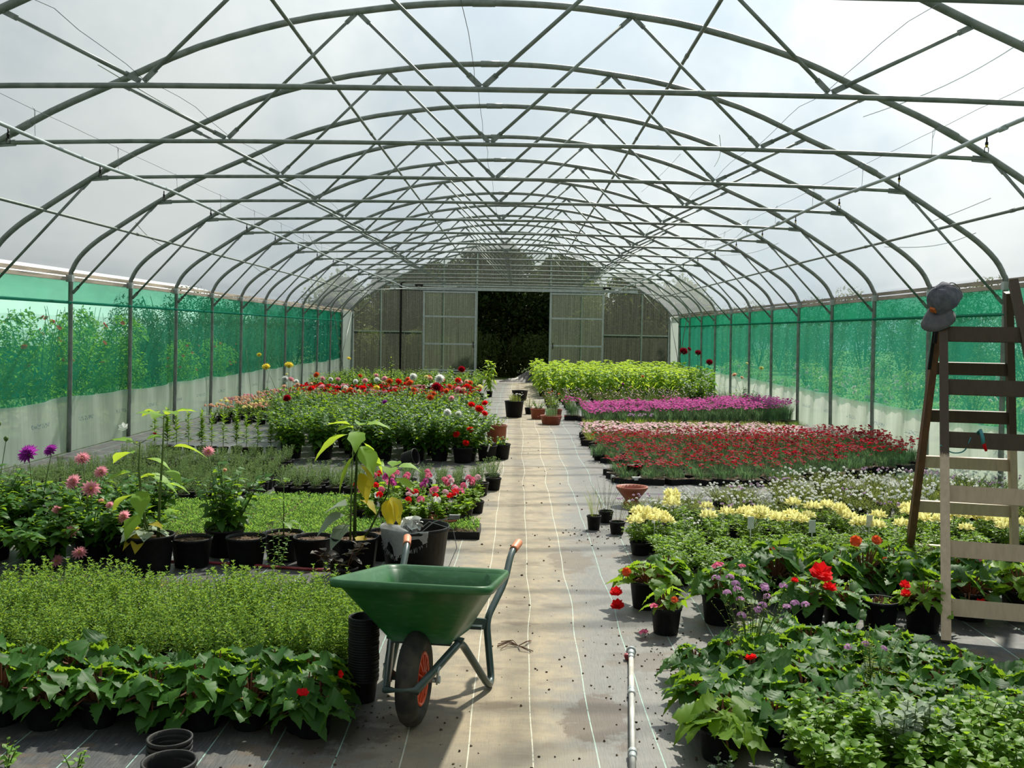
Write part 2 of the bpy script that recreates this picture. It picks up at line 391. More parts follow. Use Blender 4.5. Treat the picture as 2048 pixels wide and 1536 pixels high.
SC.view_settings.use_curve_mapping = False; SC.view_settings.exposure = 0.
cy = SC.cycles
cy.max_bounces = 6; cy.diffuse_bounces = 3; cy.glossy_bounces = 2; cy.transmission_bounces = 3; cy.transparent_max_bounces = 12
cy.caustics_reflective = False; cy.caustics_refractive = False; cy.sample_clamp_indirect = 4
cy.use_denoising = True; cy.use_adaptive_sampling = True; cy.adaptive_threshold = .02
# ------------------------------------------------------------------ shell of the tunnel
ZA = 8.944; SP = 2.0           # a hoop stands every two metres
HP = [(5.56, 0), (5.535, 1.2), (5.522, 2.22), (5.50, 2.36), (5.40, 2.53), (5.20, 2.72), (4.92, 2.91), (4.42, 3.23), (3.9, 3.53), (3.3, 3.80), (2.6, 4.11),
      (1.8, 4.34), (1.2, 4.44), (.6, 4.51), (0, 4.53)]
def catmull(P, n=4):
    out = []
    for i in range(len(P)-1):
        p0 = V(P[max(i-1, 0)]); p1 = V(P[i]); p2 = V(P[i+1]); p3 = V(P[min(i+2, len(P)-1)])
        for k in range(n):
            t = k/n
            out.append(.5*((2*p1)+(p2-p0)*t+(2*p0-5*p1+4*p2-p3)*t*t+(3*p1-p0-3*p2+p3)*t*t*t))
    out.append(V(P[-1])); return out
full = [(x, 0, z) for x, z in HP] + [(-x, 0, z) for x, z in HP[::-1][1:]]
ARCH = catmull(full, 3)
def roof_z(x):
    x = abs(x)
    for (a, za), (b, zb) in zip(HP[2:], HP[3:]):
        if b <= x <= a: return za+(zb-za)*(a-x)/(a-b)
    return 2.27
Y0, Y1, YN = -9.06, 34.944, 32.944
# floor
mb = MB(); mb.quad((-5.56, Y0-.5, 0), (5.56, Y0-.5, 0), (5.56, Y1+.1, 0), (-5.56, Y1+.1, 0)); struct('floor', mb, M['floor'])
mb = MB(); mb.quad((-120, -60, -.03), (120, -60, -.03), (120, 140, -.03), (-120, 140, -.03)); o = struct('terrain', mb, M['grass'])
# roof film: sags a little between hoops
rn = random.Random(3)
mb = MB(); rp = [p for p in ARCH if p.z > 2.30]
rows = int((Y1-Y0)/.25)
base = 0
for i in range(rows+1):
    y = Y0+(Y1-Y0)*i/rows; ph = ((y-ZA) % SP)/SP
    for j, p in enumerate(rp):
        c = V((p.x*1.0, 0, p.z)); nrm = V((p.x*.35, 0, 1)).normalized()
        sag = -.02*sin(pi*ph)**2*(1+.5*sin(j*2.1+i*.7))
        c = c+nrm*(.036+sag); mb.v.append((c.x, y, c.z))
k = len(rp)
for i in range(rows):
    for j in range(k-1):
        mb.f.append((i*k+j, i*k+j+1, (i+1)*k+j+1, (i+1)*k+j)); mb.m.append(0); mb.sm.append(True)
o = struct('ceiling', mb, M['roof']); o['label'] = 'clear polythene roof skin over the hoops'
# folds in the film: narrow milky welts that run along the tunnel
mb = MB()
for q in range(22):
    y = rn.uniform(3, 26); x = rn.choice((-1, 1))*rn.uniform(2.2, 5.15); L = rn.uniform(1.5, 4.5); dx = rn.uniform(-.35, .35); sg = rn.uniform(.0, .25)
    pts = []
    for i in range(13):
        t = i/12; xx = x+dx*t+sg*sin(pi*t)*(1 if x > 0 else -1)*.6
        xx = max(-5.2, min(5.2, xx)); pts.append((xx, y+L*t, roof_z(xx)+.018))
    mb.tube(pts, .005, 3)
o = struct('trim_1', mb, M['far_skin'])

def side(s, name, far_roll_dark):
    # netting from the eave rail down to the skirt, and the milky skirt below
    for nm, z0, z1, matn, yo, off in (('wall_%s' % name, .66, 2.24, 'net', Y0, .035), ('skirting_wall_%s' % name, 0, .72, 'skirt', Y0, .028)):
        mb = MB(); n = int((YN-yo)/.1); nz = 7
        r = random.Random(len(nm)); drift = 0
        for i in range(n+1):
            y = yo+(YN-yo)*i/n; ph = ((y-ZA) % SP)/SP
            for j in range(nz+1):
                t = j/nz; z = z0+(z1-z0)*t
                if matn == 'skirt' and j == nz: z -= .035*sin(pi*ph)+.012*sin(y*1.3)
                fold = (.012*sin(y*9+z*1.3)+.008*sin(y*23+1.5*z)*(1-t)+.01*sin(y*4.1)) * (1 if matn == 'net' else 1.3*(.4+t))
                x = 5.56+off-.02*t+fold+.03*sin(pi*ph)*(1-t if matn == 'net' else t)
                mb.v.append((s*x, y, z))
        for i in range(n):
            for j in range(nz):
                a = i*(nz+1)+j; mb.f.append((a, a+1, a+nz+2, a+nz+1)); mb.m.append(0); mb.sm.append(True)
        struct(nm, mb, M[matn])
    mb = MB()   # white strip of film that closes the last bay
    mb.quad((s*5.58, YN, 0), (s*5.58, Y1, 0), (s*5.53, Y1, 2.3), (s*5.53, YN, 2.3)); struct('panel_wall_%s' % name, mb, M['skirt'])
    mb = MB()   # netting roll
    mb.tube([(s*5.515, Y0, 1.94), (s*5.515, YN, 1.94)], .019, 8)
    o = obj('netting_roll', mb, M['netroll'])
    mu = MB(); mu.quad((s*5.60, Y0, 1.94), (s*5.60, YN, 1.94), (s*5.585, YN, 2.25), (s*5.585, Y0, 2.25)); struct('panel_wall_%s' % name, mu, M['net'])
    tag(o, 'rolled edge of green netting running along the %s side wall' % name, 'netting roll')
    mb = MB()
    mb.box((s*5.575, (Y0+Y1)/2, 2.31), (.03, Y1-Y0, .045)); mb.box((s*5.57, (Y0+Y1)/2, 2.245), (.035, Y1-Y0, .05))
    struct('trim_%d' % (2 if s < 0 else 3), mb, M['rail'])
side(-1, 'left', True); side(1, 'right', False)

# ------------------------------------------------------------------ hoops with their trusses
def flat_end(mb, a, b, r):
    """tube with flattened, bolted ends"""
    a = V(a); b = V(b); d = (b-a); L = d.length; d.normalize()
    mb.tube([a+d*.10, b-d*.10], r, 8)
    for p, q in ((a, a+d*.12), (b, b-d*.12)):
        mb.bar(p, q, .006, r*2.7, (0, 1, 0))
        mb.tube([p-V((0, .012, 0))+(q-p)*.15, p+V((0, .012, 0))+(q-p)*.15], .009, 6)
def make_truss(i):
    t = thing('hoop_truss', 'galvanised steel hoop with lattice truss, %s from the camera' % ORD[i+1], 'steel hoop', (0, 0, 0), 0, 'steel hoops of the tunnel')
    mb = MB(); mb.tube([p for p in ARCH if True], .0295, 10); 
    for x, z in ((0, 4.53), (4.05, 3.45), (-4.05, 3.45)):
        k = min(range(len(ARCH)), key=lambda q: abs(ARCH[q].x-x)+abs(ARCH[q].z-z)); mb.tube([ARCH[k], ARCH[k+1]], .034, 10)
    obj('hoop_tube', mb, M['steel'], t)
    mb = MB(); pts = [(x, 0, 3.305-.06*(abs(x)/4.4)**3) for x in (-4.38, -4, -3.2, -2.3, -1.2, 0, 1.2, 2.3, 3.2, 4, 4.38)]
    mb.tube(pts, .0195, 8)
    for s in (-1, 1): mb.bar((s*4.42, 0, 3.235), (s*4.22, 0, 3.25), .052, .022, (0, 0, 1))
    obj('tie_bar', mb, M['steel'], t)
    for a, b in (((-3.31, 3.785), (-2.36, 3.322)), ((-2.34, 3.322), (-1.22, 4.42)), ((-1.19, 4.42), (-.035, 3.322)),
                 ((-.015, 3.322), (1.19, 4.42)), ((1.22, 4.42), (2.34, 3.322)), ((2.36, 3.322), (3.31, 3.785))):
        mb = MB(); flat_end(mb, (a[0], 0, a[1]), (b[0], 0, b[1]), .0145); obj('truss_brace', mb, M['steel'], t)
    for s in (-1, 1):
        mb = MB(); flat_end(mb, (s*4.42, 0, 3.215), (s*5.50, 0, 2.06), .0155); obj('knee_brace', mb, M['steel'], t)
        mb = MB(); mb.box((s*5.53, 0, 2.25), (.08, .07, .09)); obj('clamp', mb, M['pale_steel'], t)
    return t
def copy_tree(o, parent=None):
    c = o.copy(); COL.objects.link(c); c.parent = parent
    for ch in list(o.children): copy_tree(ch, c)
    return c
tr0 = make_truss(0); tr0.location = (0, ZA-4, 0)
for i in range(1, 16):
    c = copy_tree(tr0); c.location = (0, ZA-4+SP*i, 0)
    c['label'] = 'galvanised steel hoop with lattice truss, %s from the camera' % ORD[i+1]
# lengthwise bars
def long_bar(name, x, z, r, label, cat, mat='steel', y0=Y0, y1=Y1, grp=None):
    mb = MB(); mb.tube([(x, y0, z), (x, (y0+y1)/2, z), (x, y1, z)], r, 8)
    for i in range(int((y1-y0)/4)): mb.tube([(x, y0+2.6+4*i, z), (x, y0+2.68+4*i, z)], r*1.25, 8)
    return tag(obj(name, mb, M[mat]), label, cat, grp)
long_bar('purlin', -1.76, 4.272, .0175, 'upper steel purlin under the roof skin, on the netting side with shrubs outside', 'purlin')
long_bar('purlin', 1.79, 4.272, .0175, 'upper steel purlin under the roof skin, on the ladder side', 'purlin')
long_bar('purlin', -4.90, 2.885, .0165, 'lower steel purlin at the bend of the hoops, opposite the ladder side', 'purlin')
long_bar('purlin', 4.90, 2.885, .0165, 'lower steel purlin at the bend of the hoops, above the ladder', 'purlin')
for s, wd in ((-1, 'opposite the ladder'), (1, 'above the ladder side')):
    mb = MB(); mb.tube([(s*3.58, Y0, 3.12)]+[(s*(3.58+.02*sin(y)), y, 3.12-.012*sin(y*1.57)) for y in range(0, 36)], .0165, 8)
    for y in range(1, 35, 3): mb.tube([(s*3.58, y, 3.12), (s*3.58, y+.09, 3.12)], .021, 8)
    tag(obj('irrigation_pipe', mb, M['pvc']), 'grey overhead irrigation pipe hanging from a wire, %s' % wd, 'irrigation pipe')
    mb = MB(); pts = [(s*3.60, y*.5, 3.345+.004*sin(y*3.)) for y in range(-2, 70)]
    mb.tube(pts, .0022, 3); w = thing('hanger_wire', 'thin straight wire carrying the overhead irrigation pipe, %s' % wd, 'wire'); obj('wire', mb, M['wire'], w)
    for q in range(17):
        y = (7.97 if s < 0 else 6.6)+q*1.65
        mb = MB(); mb.tube([(s*3.60, y, 3.36), (s*3.585, y, 3.345), (s*3.58, y, 3.13)], .0022, 3); mb.tube([(s*3.60, y, 3.36), (s*3.60+.01, y+.03, 3.33), (s*3.60, y+.04, 3.29)], .0018, 3)
        obj('hook', mb, M['wire'], w)
    mb = MB(); mb.tube([(0, 0, 0), (0, 0, -.045)], .006, 6); mb.tube([(0, 0, -.035), (0, 0, -.055)], .011, 6)
    mb.tube([(0, 0, -.05), (.0, 0, -.07)], .009, 6, m=1)
    mb.tube([(0, 0, -.068), (-.014, 0, -.075), (-.014, 0, -.108), (.014, 0, -.108), (.014, 0, -.075), (0, 0, -.068)], .0035, 5)
    mesh = mb.mesh('sprinkler', [M['black'], M['yellowp'] if s > 0 else M['black']])
    for q in range(17):
        y = (7.55 if s < 0 else 7.28)+q*1.65
        o = link('sprinkler', mesh, None, (s*3.58, y, 3.105), (0, 0, q*1.3))
        tag(o, '%s hanging sprinkler on the overhead pipe %s' % (ORD[q+1], wd), 'sprinkler', 'sprinklers hanging on the irrigation pipes')
for x, h, wd in ((-2.36, 3.345, 'over the pot beds beside the flat bed trays'), (-.08, 3.35, 'down the middle of the tunnel'), (2.36, 3.345, 'over the flower beds on the ladder side')):
    mb = MB(); r = random.Random(int(x*10)); pts = [(x+r.uniform(-.012, .012), Y0+i*.35, h+r.uniform(-.012, .012)+.05*sin(pi*((Y0+i*.35-ZA) % 2)/2)) for i in range(100)]
    mb.tube(pts, .0022, 3); tag(obj('slack_wire', mb, M['wire']), 'thin wavy wire strung through the trusses %s' % wd, 'wire')
# wind braces close to the end wall
for s in (-1, 1):
    mb = MB(); mb.tube([(s*5.48, 34.6, 2.25), (s*5.5, 32.95, .9), (s*5.5, 32.95, .1)], .012, 6)
    mb.tube([(s*5.45, 30.95, 2.3), (s*5.48, 32.95, .3)], .012, 6)
    tag(obj('wind_brace', mb, M['steel']), 'slim diagonal brace in the last bay beside the %s end corner' % ('skirted' if s < 0 else 'lime bed'), 'brace')
    mb = MB(); mb.tube([(s*5.1, 28.9, 2.75), (s*1.9, 34.8, 3.2)], .014, 6)
    tag(obj('wind_brace', mb, M['steel']), 'long slanting roof brace reaching the door header from the %s' % ('netting roll side' if s < 0 else 'ladder side'), 'brace')

# ------------------------------------------------------------------ end wall
YE = Y1
def corrugated(mb, x0, x1, z0, ztop, y, pitch=.076, amp=.009, m=0):
    n = max(2, int((x1-x0)/pitch*4))
    xs = [x0+(x1-x0)*i/n for i in range(n+1)]
    b = len(mb.v)
    for i, x in enumerate(xs):
        yy = y+amp*sin(2*pi*x/pitch)
        mb.v.append((x, yy, z0)); mb.v.append((x, yy, ztop(x) if callable(ztop) else ztop))
    for i in range(n):
        a = b+2*i; mb.f.append((a, a+2, a+3, a+1)); mb.m.append(m); mb.sm.append(True)
mb = MB(); top = lambda x: roof_z(x)+.02
corrugated(mb, -5.53, -1.17, 0, top, YE+.03); corrugated(mb, 1.33, 5.53, 0, top, YE+.03); corrugated(mb, -1.17, 1.33, 3.12, top, YE+.03)
struct('wall_back', mb, M['pcarb'])
mb = MB(); corrugated(mb, -5.53, 5.53, 0, top, Y0, .3, .009); struct('wall_front', mb, M['skirt'])  # unseen end wall behind the camera, added to dim light from there
mb = MB()
for x in (-4.53, -2.35, 2.45, 4.55): mb.box((x, YE+.06, roof_z(x)/2), (.05, .04, roof_z(x)))
for x in (-1.2, 1.36): mb.box((x, YE+.06, roof_z(x)/2), (.06, .05, roof_z(x)))
for a, b in ((-5.5, -3.1), (3.25, 5.5)): mb.box(((a+b)/2, YE+.06, 1.62), (b-a, .03, .04))
mb.box((.08, YE+.02, 3.13), (8.6, .07, .10)); mb.box((.08, YE-.02, 3.24), (8.8, .03, .04))
for s in (-1, 1): mb.box((s*5.52, YE+.04, 1.15), (.09, .09, 2.3))
struct('trim_4', mb, M['pale_steel'])
def door(x0, x1, nm, handle_x):
    y = YE-.06; mb = MB(); z0, z1 = .28, 3.05
    for x in (x0+.03, x1-.03): mb.box((x, y, (z0+z1)/2), (.055, .04, z1-z0))
    for z in (z0+.03, 1.22, 2.17, z1-.03): mb.box(((x0+x1)/2, y, z), (x1-x0-.06, .035, .055))
    d = struct(nm, mb, M['pale_steel'])
    mb = MB(); corrugated(mb, x0+.05, x1-.05, z0+.03, z1-.03, y+.03); obj('pane', mb, M['pcarb'], d)
    mb = MB(); mb.bar((handle_x, y-.05, 1.1), (handle_x, y-.05, 1.32), .03, .03, (1, 0, 0)); mb.box((handle_x, y-.03, 1.12), (.03, .05, .03)); mb.box((handle_x, y-.03, 1.3), (.03, .05, .03))
    obj('handle', mb, M['black'], d)
    mb = MB(); mb.bar((x0, y-.01, .22), (x1, y-.01, .22), .04, .03, (0, 1, 0)); obj('bottom_rail', mb, M['tag'], d)
door(-3.06, -1.2, 'door_1', -1.30); door(1.34, 3.22, 'door_2', 1.46)
mb = MB(); mb.tube([(-3.83, YE-.06, 0), (-3.83, YE-.06, 3.3), (-3.7, YE-.06, 3.36)], .035, 10); tag(obj('drainpipe', mb, M['black']), 'black upright pipe against the end wall beside the sliding door', 'pipe')
for x, w in ((-3.2, 'above the sliding door nearest the seedling side'), (3.3, 'above the sliding door nearest the lime bed')):
    mb = MB(); mb.box((0, 0, 0), (.28, .08, .05)); mb.tube([(-.09, -.02, -.03), (-.09, .02, -.03)], .03, 10); mb.tube([(.09, -.02, -.03), (.09, .02, -.03)], .03, 10)
    tag(obj('door_roller', mb, M['black'], loc=(x, YE-.12, 3.24)), 'small black door roller bracket %s' % w, 'roller')

# ------------------------------------------------------------------ outside
def crown(mb, rnd, c, r, n, L, shape='tiny', m=0, W=.5, flat=1.):
    c = V(c)
    for i in range(n):
        d = V((rnd.gauss(0, 1), rnd.gauss(0, 1), rnd.gauss(0, 1))).normalized()
        rr = r*(.55+.45*rnd.random()**.5)*(1+.16*sin(3*d.x+2*d.z+c.x)+.12*sin(5*d.y+4*d.z))
        p = c+V((d.x*rr, d.y*rr, d.z*rr*flat))
        q = V((rnd.uniform(-1, 1), rnd.uniform(-1, 1), rnd.uniform(-.8, .5)))
        mb.leaf(p, q, L*rnd.uniform(.6, 1.3), L*W, .2, .2, shape, m, None, rnd.uniform(-1, 1))
def tree(seed, h, r, n, L, mat):
    rnd = random.Random(seed); mb = MB(); tk = MB()
    pts = [(0, 0, 0)]; 
    for i in range(1, 6): pts.append((rnd.uniform(-.15, .15)*i*.4, rnd.uniform(-.15, .15)*i*.4, h*.14*i))
    tk.tube(pts, [.16-.02*i for i in range(6)], 8)
    for i in range(9):
        a = rnd.uniform(0, 2*pi); b = V(pts[rnd.randint(2, 5)]); e = b+V((cos(a)*r*.7, sin(a)*r*.7, h*.12))
        tk.tube([b, (b+e)/2+V((0, 0, .2)), e], [.05, .035, .015], 5)
    for i in range(13):
        z = h*(.12+.8*i/12); a = rnd.uniform(0, 6.3); rr = r*(1.0-.55*(i/12)**2)
        crown(mb, rnd, (cos(a)*rr*.5, sin(a)*rr*.5, z), rr*.68, n//13, L, flat=.8)
    return mb.mesh('crown', [M[mat]]), tk.mesh('trunk', [M['wood_dark']])
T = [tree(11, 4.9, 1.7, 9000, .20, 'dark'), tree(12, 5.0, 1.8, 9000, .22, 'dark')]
rnd = random.Random(5)
k = 0
for row, (y, xs) in enumerate(((39.3, (-6.4, -4.2, -2.1, .1, 2.2, 4.4, 6.5)), (42.5, (-5.4, -3.2, -1, 1.2, 3.3, 5.4)))):
    for i, x in enumerate(xs):
        cm, tm = T[k % 2]; k += 1
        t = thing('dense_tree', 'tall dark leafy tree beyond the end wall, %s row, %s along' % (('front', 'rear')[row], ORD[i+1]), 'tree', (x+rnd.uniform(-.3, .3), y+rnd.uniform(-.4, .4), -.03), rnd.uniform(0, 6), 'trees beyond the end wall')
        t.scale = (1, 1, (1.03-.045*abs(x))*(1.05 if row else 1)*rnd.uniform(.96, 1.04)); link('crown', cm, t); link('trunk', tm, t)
def shrub(seed, h, r, n, L, mat, fl=None, nf=0):
    rnd = random.Random(seed); mb = MB()
    for i in range(7):
        a = rnd.uniform(0, 6.3); crown(mb, rnd, (cos(a)*r*.4, sin(a)*r*.4, h*(.2+.62*i/6)), r*.62*(1.15-.4*i/6), n//7, L, W=.45)
    st = MB()
    for i in range(8):
        a = rnd.uniform(0, 6.3); st.tube([(0, 0, 0), (cos(a)*r*.3, sin(a)*r*.3, h*.5), (cos(a)*r*.6, sin(a)*r*.6, h*.98)], [.012, .009, .004], 5)
    f = None
    if fl:
        f = MB()
        for i in range(nf):
            a = rnd.uniform(0, 6.3); z = h*rnd.uniform(.5, 1.)
            p = V((cos(a)*r*.75, sin(a)*r*.75, z))
            for q in range(3): f.petals(p, (cos(a), sin(a), .8-.3*q), .05-.012*q, 6, .5, .3, 0, rnd)
        f = f.mesh('blossoms', [M[fl]])
    return mb.mesh('foliage', [M[mat]]), st.mesh('stems', [M['stem']]), f
def put_shrub(S, name, x, y, rz, sc, label, grp):
    t = thing(name, label, 'shrub', (x, y, -.03), rz, grp); t.scale = (sc, sc, sc)
    link('foliage', S[0], t); link('stems', S[1], t)
    if S[2]: link('blossoms', S[2], t)
S1 = shrub(21, 1.5, .85, 3000, .09, 'bushy'); S2 = shrub(22, 2.1, .7, 2600, .09, 'fresh', 'f_red', 9); S4 = shrub(25, 1.5, .85, 7000, .05, 'bushy'); S3 = shrub(23, .55, .5, 900, .07, 'olive', 'f_palepink', 14)
for i, x in enumerate((-2.2, -1.1, .1, 1.2, 2.3, -3.6, 3.7, -5, 5.1)):
    put_shrub(S1, 'bramble_bush', x, 37.0+.3*(i % 3), i*1.9, 1+.1*(i % 2), 'low bramble bush outside the end wall, standing %s' % ('in view of the doorway, %s of five' % ORD[i+1] if i < 5 else 'behind the clear sheeting, %s of four' % ORD[i-4]), 'brambles beyond the doorway')
for i, (x, y, sc) in enumerate(((-6.7, 12.4, .80), (-6.5, 14.0, .92), (-6.5, 15.2, .95), (-6.6, 16.9, .92), (-6.5, 20, .7), (-6.6, 23, .7))):
    put_shrub(S2, 'rose_bush', x, y, i*1.3, sc, 'leafy red-flowered bush outside the green netting, %s along the wall' % ORD[i+1], 'bushes outside the netting')
k = 0
for r in range(3):
    for i in range(9):
        x = 7.4+r*2.6; y = 8+i*3.1+r
        put_shrub(S3, 'field_shrub', x, y, k*1.1, 1+.2*(k % 3), 'low pale-flowered field shrub outside the ladder-side netting, %s row, %s along' % (ORD[r+1], ORD[i+1]), 'low shrubs in the field'); k += 1
for i in range(16):
    put_shrub(S4, 'hedge_bush', 13.5, 9+i*4.2, i*1.7, 1.9+.3*(i % 2), 'dark leafy bush edging the field on the ladder side, %s along' % ORD[i+1], 'bushes edging the field')
for i in range(9):
    put_shrub(S4, 'hedge_bush', -8.4, 23.5+i*1.9, i*1.3, 1.45+.2*(i % 2), 'dense bush close behind the green netting, %s along' % ORD[i+1], 'dense bushes behind the netting')
for i in range(12):
    put_shrub(S1, 'hedge_bush', 22+1.5*(i % 3), 2+i*5.2, i*2.1, 1.8, 'dark hedge bush far across the field on the ladder side, %s along' % ORD[i+1], 'hedge across the field')
    put_shrub(S1, 'hedge_bush', -24-1.5*(i % 3), 6+i*5.2, i*2.1, 2., 'dark hedge bush far behind the neighbouring tunnel, %s along' % ORD[i+1], 'hedge behind the neighbouring tunnel')
nb = thing('neighbouring_tunnel', 'pale polythene tunnel standing outside beyond the green netting', 'polytunnel', (-15.5, 0, 0))
mb = MB(); pr = [(4.5*cos(t), 1.15+2.4*sin(t)) for t in [pi*i/20 for i in range(21)]]
for i in range(20):
    a, b = pr[i], pr[i+1]
    for y in range(10, 44, 2): mb.quad((a[0], y, a[1]), (b[0], y, b[1]), (b[0], y+2, b[1]), (a[0], y+2, a[1]), smooth=True)
for y in (10, 44):
    for i in range(20): mb.quad((pr[i][0], y, 0), (pr[i+1][0], y, 0), (pr[i+1][0], y, pr[i+1][1]), (pr[i][0], y, pr[i][1]))
obj('polythene_skin', mb, M['far_skin'], nb)
mb = MB()
for s in (-1, 1): mb.box((s*4.5, 27, .57), (.03, 34, 1.1))
obj('side_netting', mb, M['netroll'], nb)
for i, x in enumerate((-6.5, 3.2, 4.6, 6.2)):
    put_shrub(S1, 'tall_bush', x, 38.6, i, 2.4, 'tall bush filling the gap between trees beyond the clear sheeting, %s along' % ORD[i+1], 'tall bushes beyond the end wall')
# black sheeting heaped outside the doorway
mb = MB(); rnd = random.Random(9); nx, ny = 22, 10
for j in range(ny+1):
    for i in range(nx+1):
        u, v = i/nx, j/ny; e = sin(pi*u)*sin(pi*v)
        mb.v.append((-.35+1.75*u, 33.2+1.1*v, .0+e*(.14+.26*u)+e*.10*sin(9*u+4*v)+e*rnd.uniform(0, .06)))
for j in range(ny):
    for i in range(nx): a = j*(nx+1)+i; mb.f.append((a, a+1, a+nx+2, a+nx+1)); mb.m.append(0); mb.sm.append(False)
tag(obj('folded_sheeting', mb, M['black']), 'crumpled heap of black plastic sheeting in the open doorway', 'sheeting')
# ------------------------------------------------------------------ plants
def pot_mesh(r, h, n=18, mat='black', taper=.80, rim=.012, deep=.25):
    mb = MB(); t = r*taper
    mb.lathe([(0, .004), (t*.96, 0), (t, .006), (r*.97, h-rim*1.6), (r, h-rim*1.5), (r+.003, h-rim), (r+.003, h-.001), (r-.001, h), (r-.005, h-.001), (r*.95, h-rim*2), (t*.97+(r-t)*.5, h*.5), (t*.9, .01), (0, .012)], n)
    return mb.mesh('pot', [M[mat]])
def soil_mesh(r, h, n=16, seed=1):
    mb = MB(); rnd = random.Random(seed); mb.lathe([(r*.95, h*.86), (r*.7, h*.87), (r*.35, h*.88), (.001, h*.885)], n)
    mb.v = [(x, y, z+rnd.uniform(-.004, .004)) for x, y, z in mb.v]
    for i in range(30):
        a = rnd.uniform(0, 6.3); q = r*.85*sqrt(rnd.random()); mb.box((q*cos(a), q*sin(a), h*.885), (.008, .007, .006), 0, Euler((rnd.random(), rnd.random(), rnd.random())).to_matrix())
    return mb.mesh('soil', [M['soil']])
_pots = {}
def potset(r, h, mat='black'):
    k = (r, h, mat)
    if k not in _pots: _pots[k] = (pot_mesh(r, h, 18 if r > .08 else 12, mat), soil_mesh(r, h))
    return _pots[k]

def bush(seed, z0, H, spread, stems, per, L, W, shape='tiny', leaf='fresh', stem='stem', r0=.03, droop=.3, tilt=.5, first=.15, sr=.0035,
         sides=3, jitter=True, topsmall=.6, fold=.2, whorl=1, curve=.6, name='foliage', rosette=0, minh=.7):
    """bushy plant: stems rise from the pot and spread, leaves sit along them"""
    rnd = random.Random(seed); mb = MB()
    for s in range(stems):
        a = 2*pi*s/stems*1.0+rnd.uniform(-.5, .5)+s*2.4; q = sqrt(rnd.random()) if stems > 2 else rnd.random()*.3
        b = V((cos(a)*r0*q, sin(a)*r0*q, z0)); hh = H*rnd.uniform(minh, 1.0)*(1.05-.22*q)
        tip = V((cos(a)*spread*q, sin(a)*spread*q, z0+hh))
        mid = b.lerp(tip, .5)+V((cos(a), sin(a), 0))*(-spread*q*.18*curve)+V((0, 0, hh*.06))+V((rnd.uniform(-1, 1), rnd.uniform(-1, 1), 0))*spread*.07
        P = lambda t: b*(1-t)**2+mid*(2*t*(1-t))+tip*t*t
        mb.tube([P(0), P(.35), P(.7), P(1)], [sr, sr*.9, sr*.7, sr*.4], sides, 1)
        az = rnd.uniform(0, 6)
        for i in range(per):
            t = first+(1-first)*(i+.5)/per
            az += 2.4 if whorl == 1 else pi/2
            for w in range(whorl):
                aa = az+2*pi*w/whorl+rnd.uniform(-.3, .3)
                tl = tilt+rnd.uniform(-.25, .25)+(t-.5)*.5
                d = V((cos(aa)*cos(tl), sin(aa)*cos(tl), sin(tl)))
                k = (1-topsmall*(t-.3)/.7 if t > .3 else .85+.5*t)*rnd.uniform(.8, 1.15)
                mb.leaf(P(t), d, L*k, W*k, droop*rnd.uniform(.5, 1.4), fold, shape, 0, rnd if jitter and shape != 'tiny' else None, rnd.uniform(-.4, .4))
        for i in range(rosette):
            aa = az+2*pi*i/rosette; d = V((cos(aa)*.7, sin(aa)*.7, .65))
            mb.leaf(tip, d, L*.5, W*.5, .2, fold, shape, 0, None)
    return mb.mesh(name, [M[leaf], M[stem]])

def begonia(seed, z0, H, R, n, L=.12, leafm='bego', shape='heart'):
    """large pointed leaves on red fleshy stalks"""
    rnd = random.Random(seed); mb = MB()
    for i in range(n):
        a = 2.4*i+rnd.uniform(-.3, .3); q = .25+.75*(i/n)**.7*rnd.uniform(.7, 1.1); h = H*(1.05-1.02*q*q)*rnd.uniform(.75, 1.1)
        b = V((cos(a)*.02, sin(a)*.02, z0)); e = V((cos(a)*R*q*.8, sin(a)*R*q*.8, z0+h*.95))
        mb.tube([b, b.lerp(e, .5)+V((0, 0, .03)), e], [.006, .005, .003], 4, 1)
        d = V((cos(a+rnd.uniform(-.7, .7)), sin(a+rnd.uniform(-.7, .7)), rnd.uniform(-.35, .4)))
        l = L*rnd.uniform(.65, 1.2)
        mb.leaf(e, d, l, l*.46, rnd.uniform(.15, .9), rnd.uniform(-.25, .45), shape, 0, rnd, rnd.uniform(-.7, .7))
    return mb.mesh('foliage', [M[leafm], M['stem_red']])

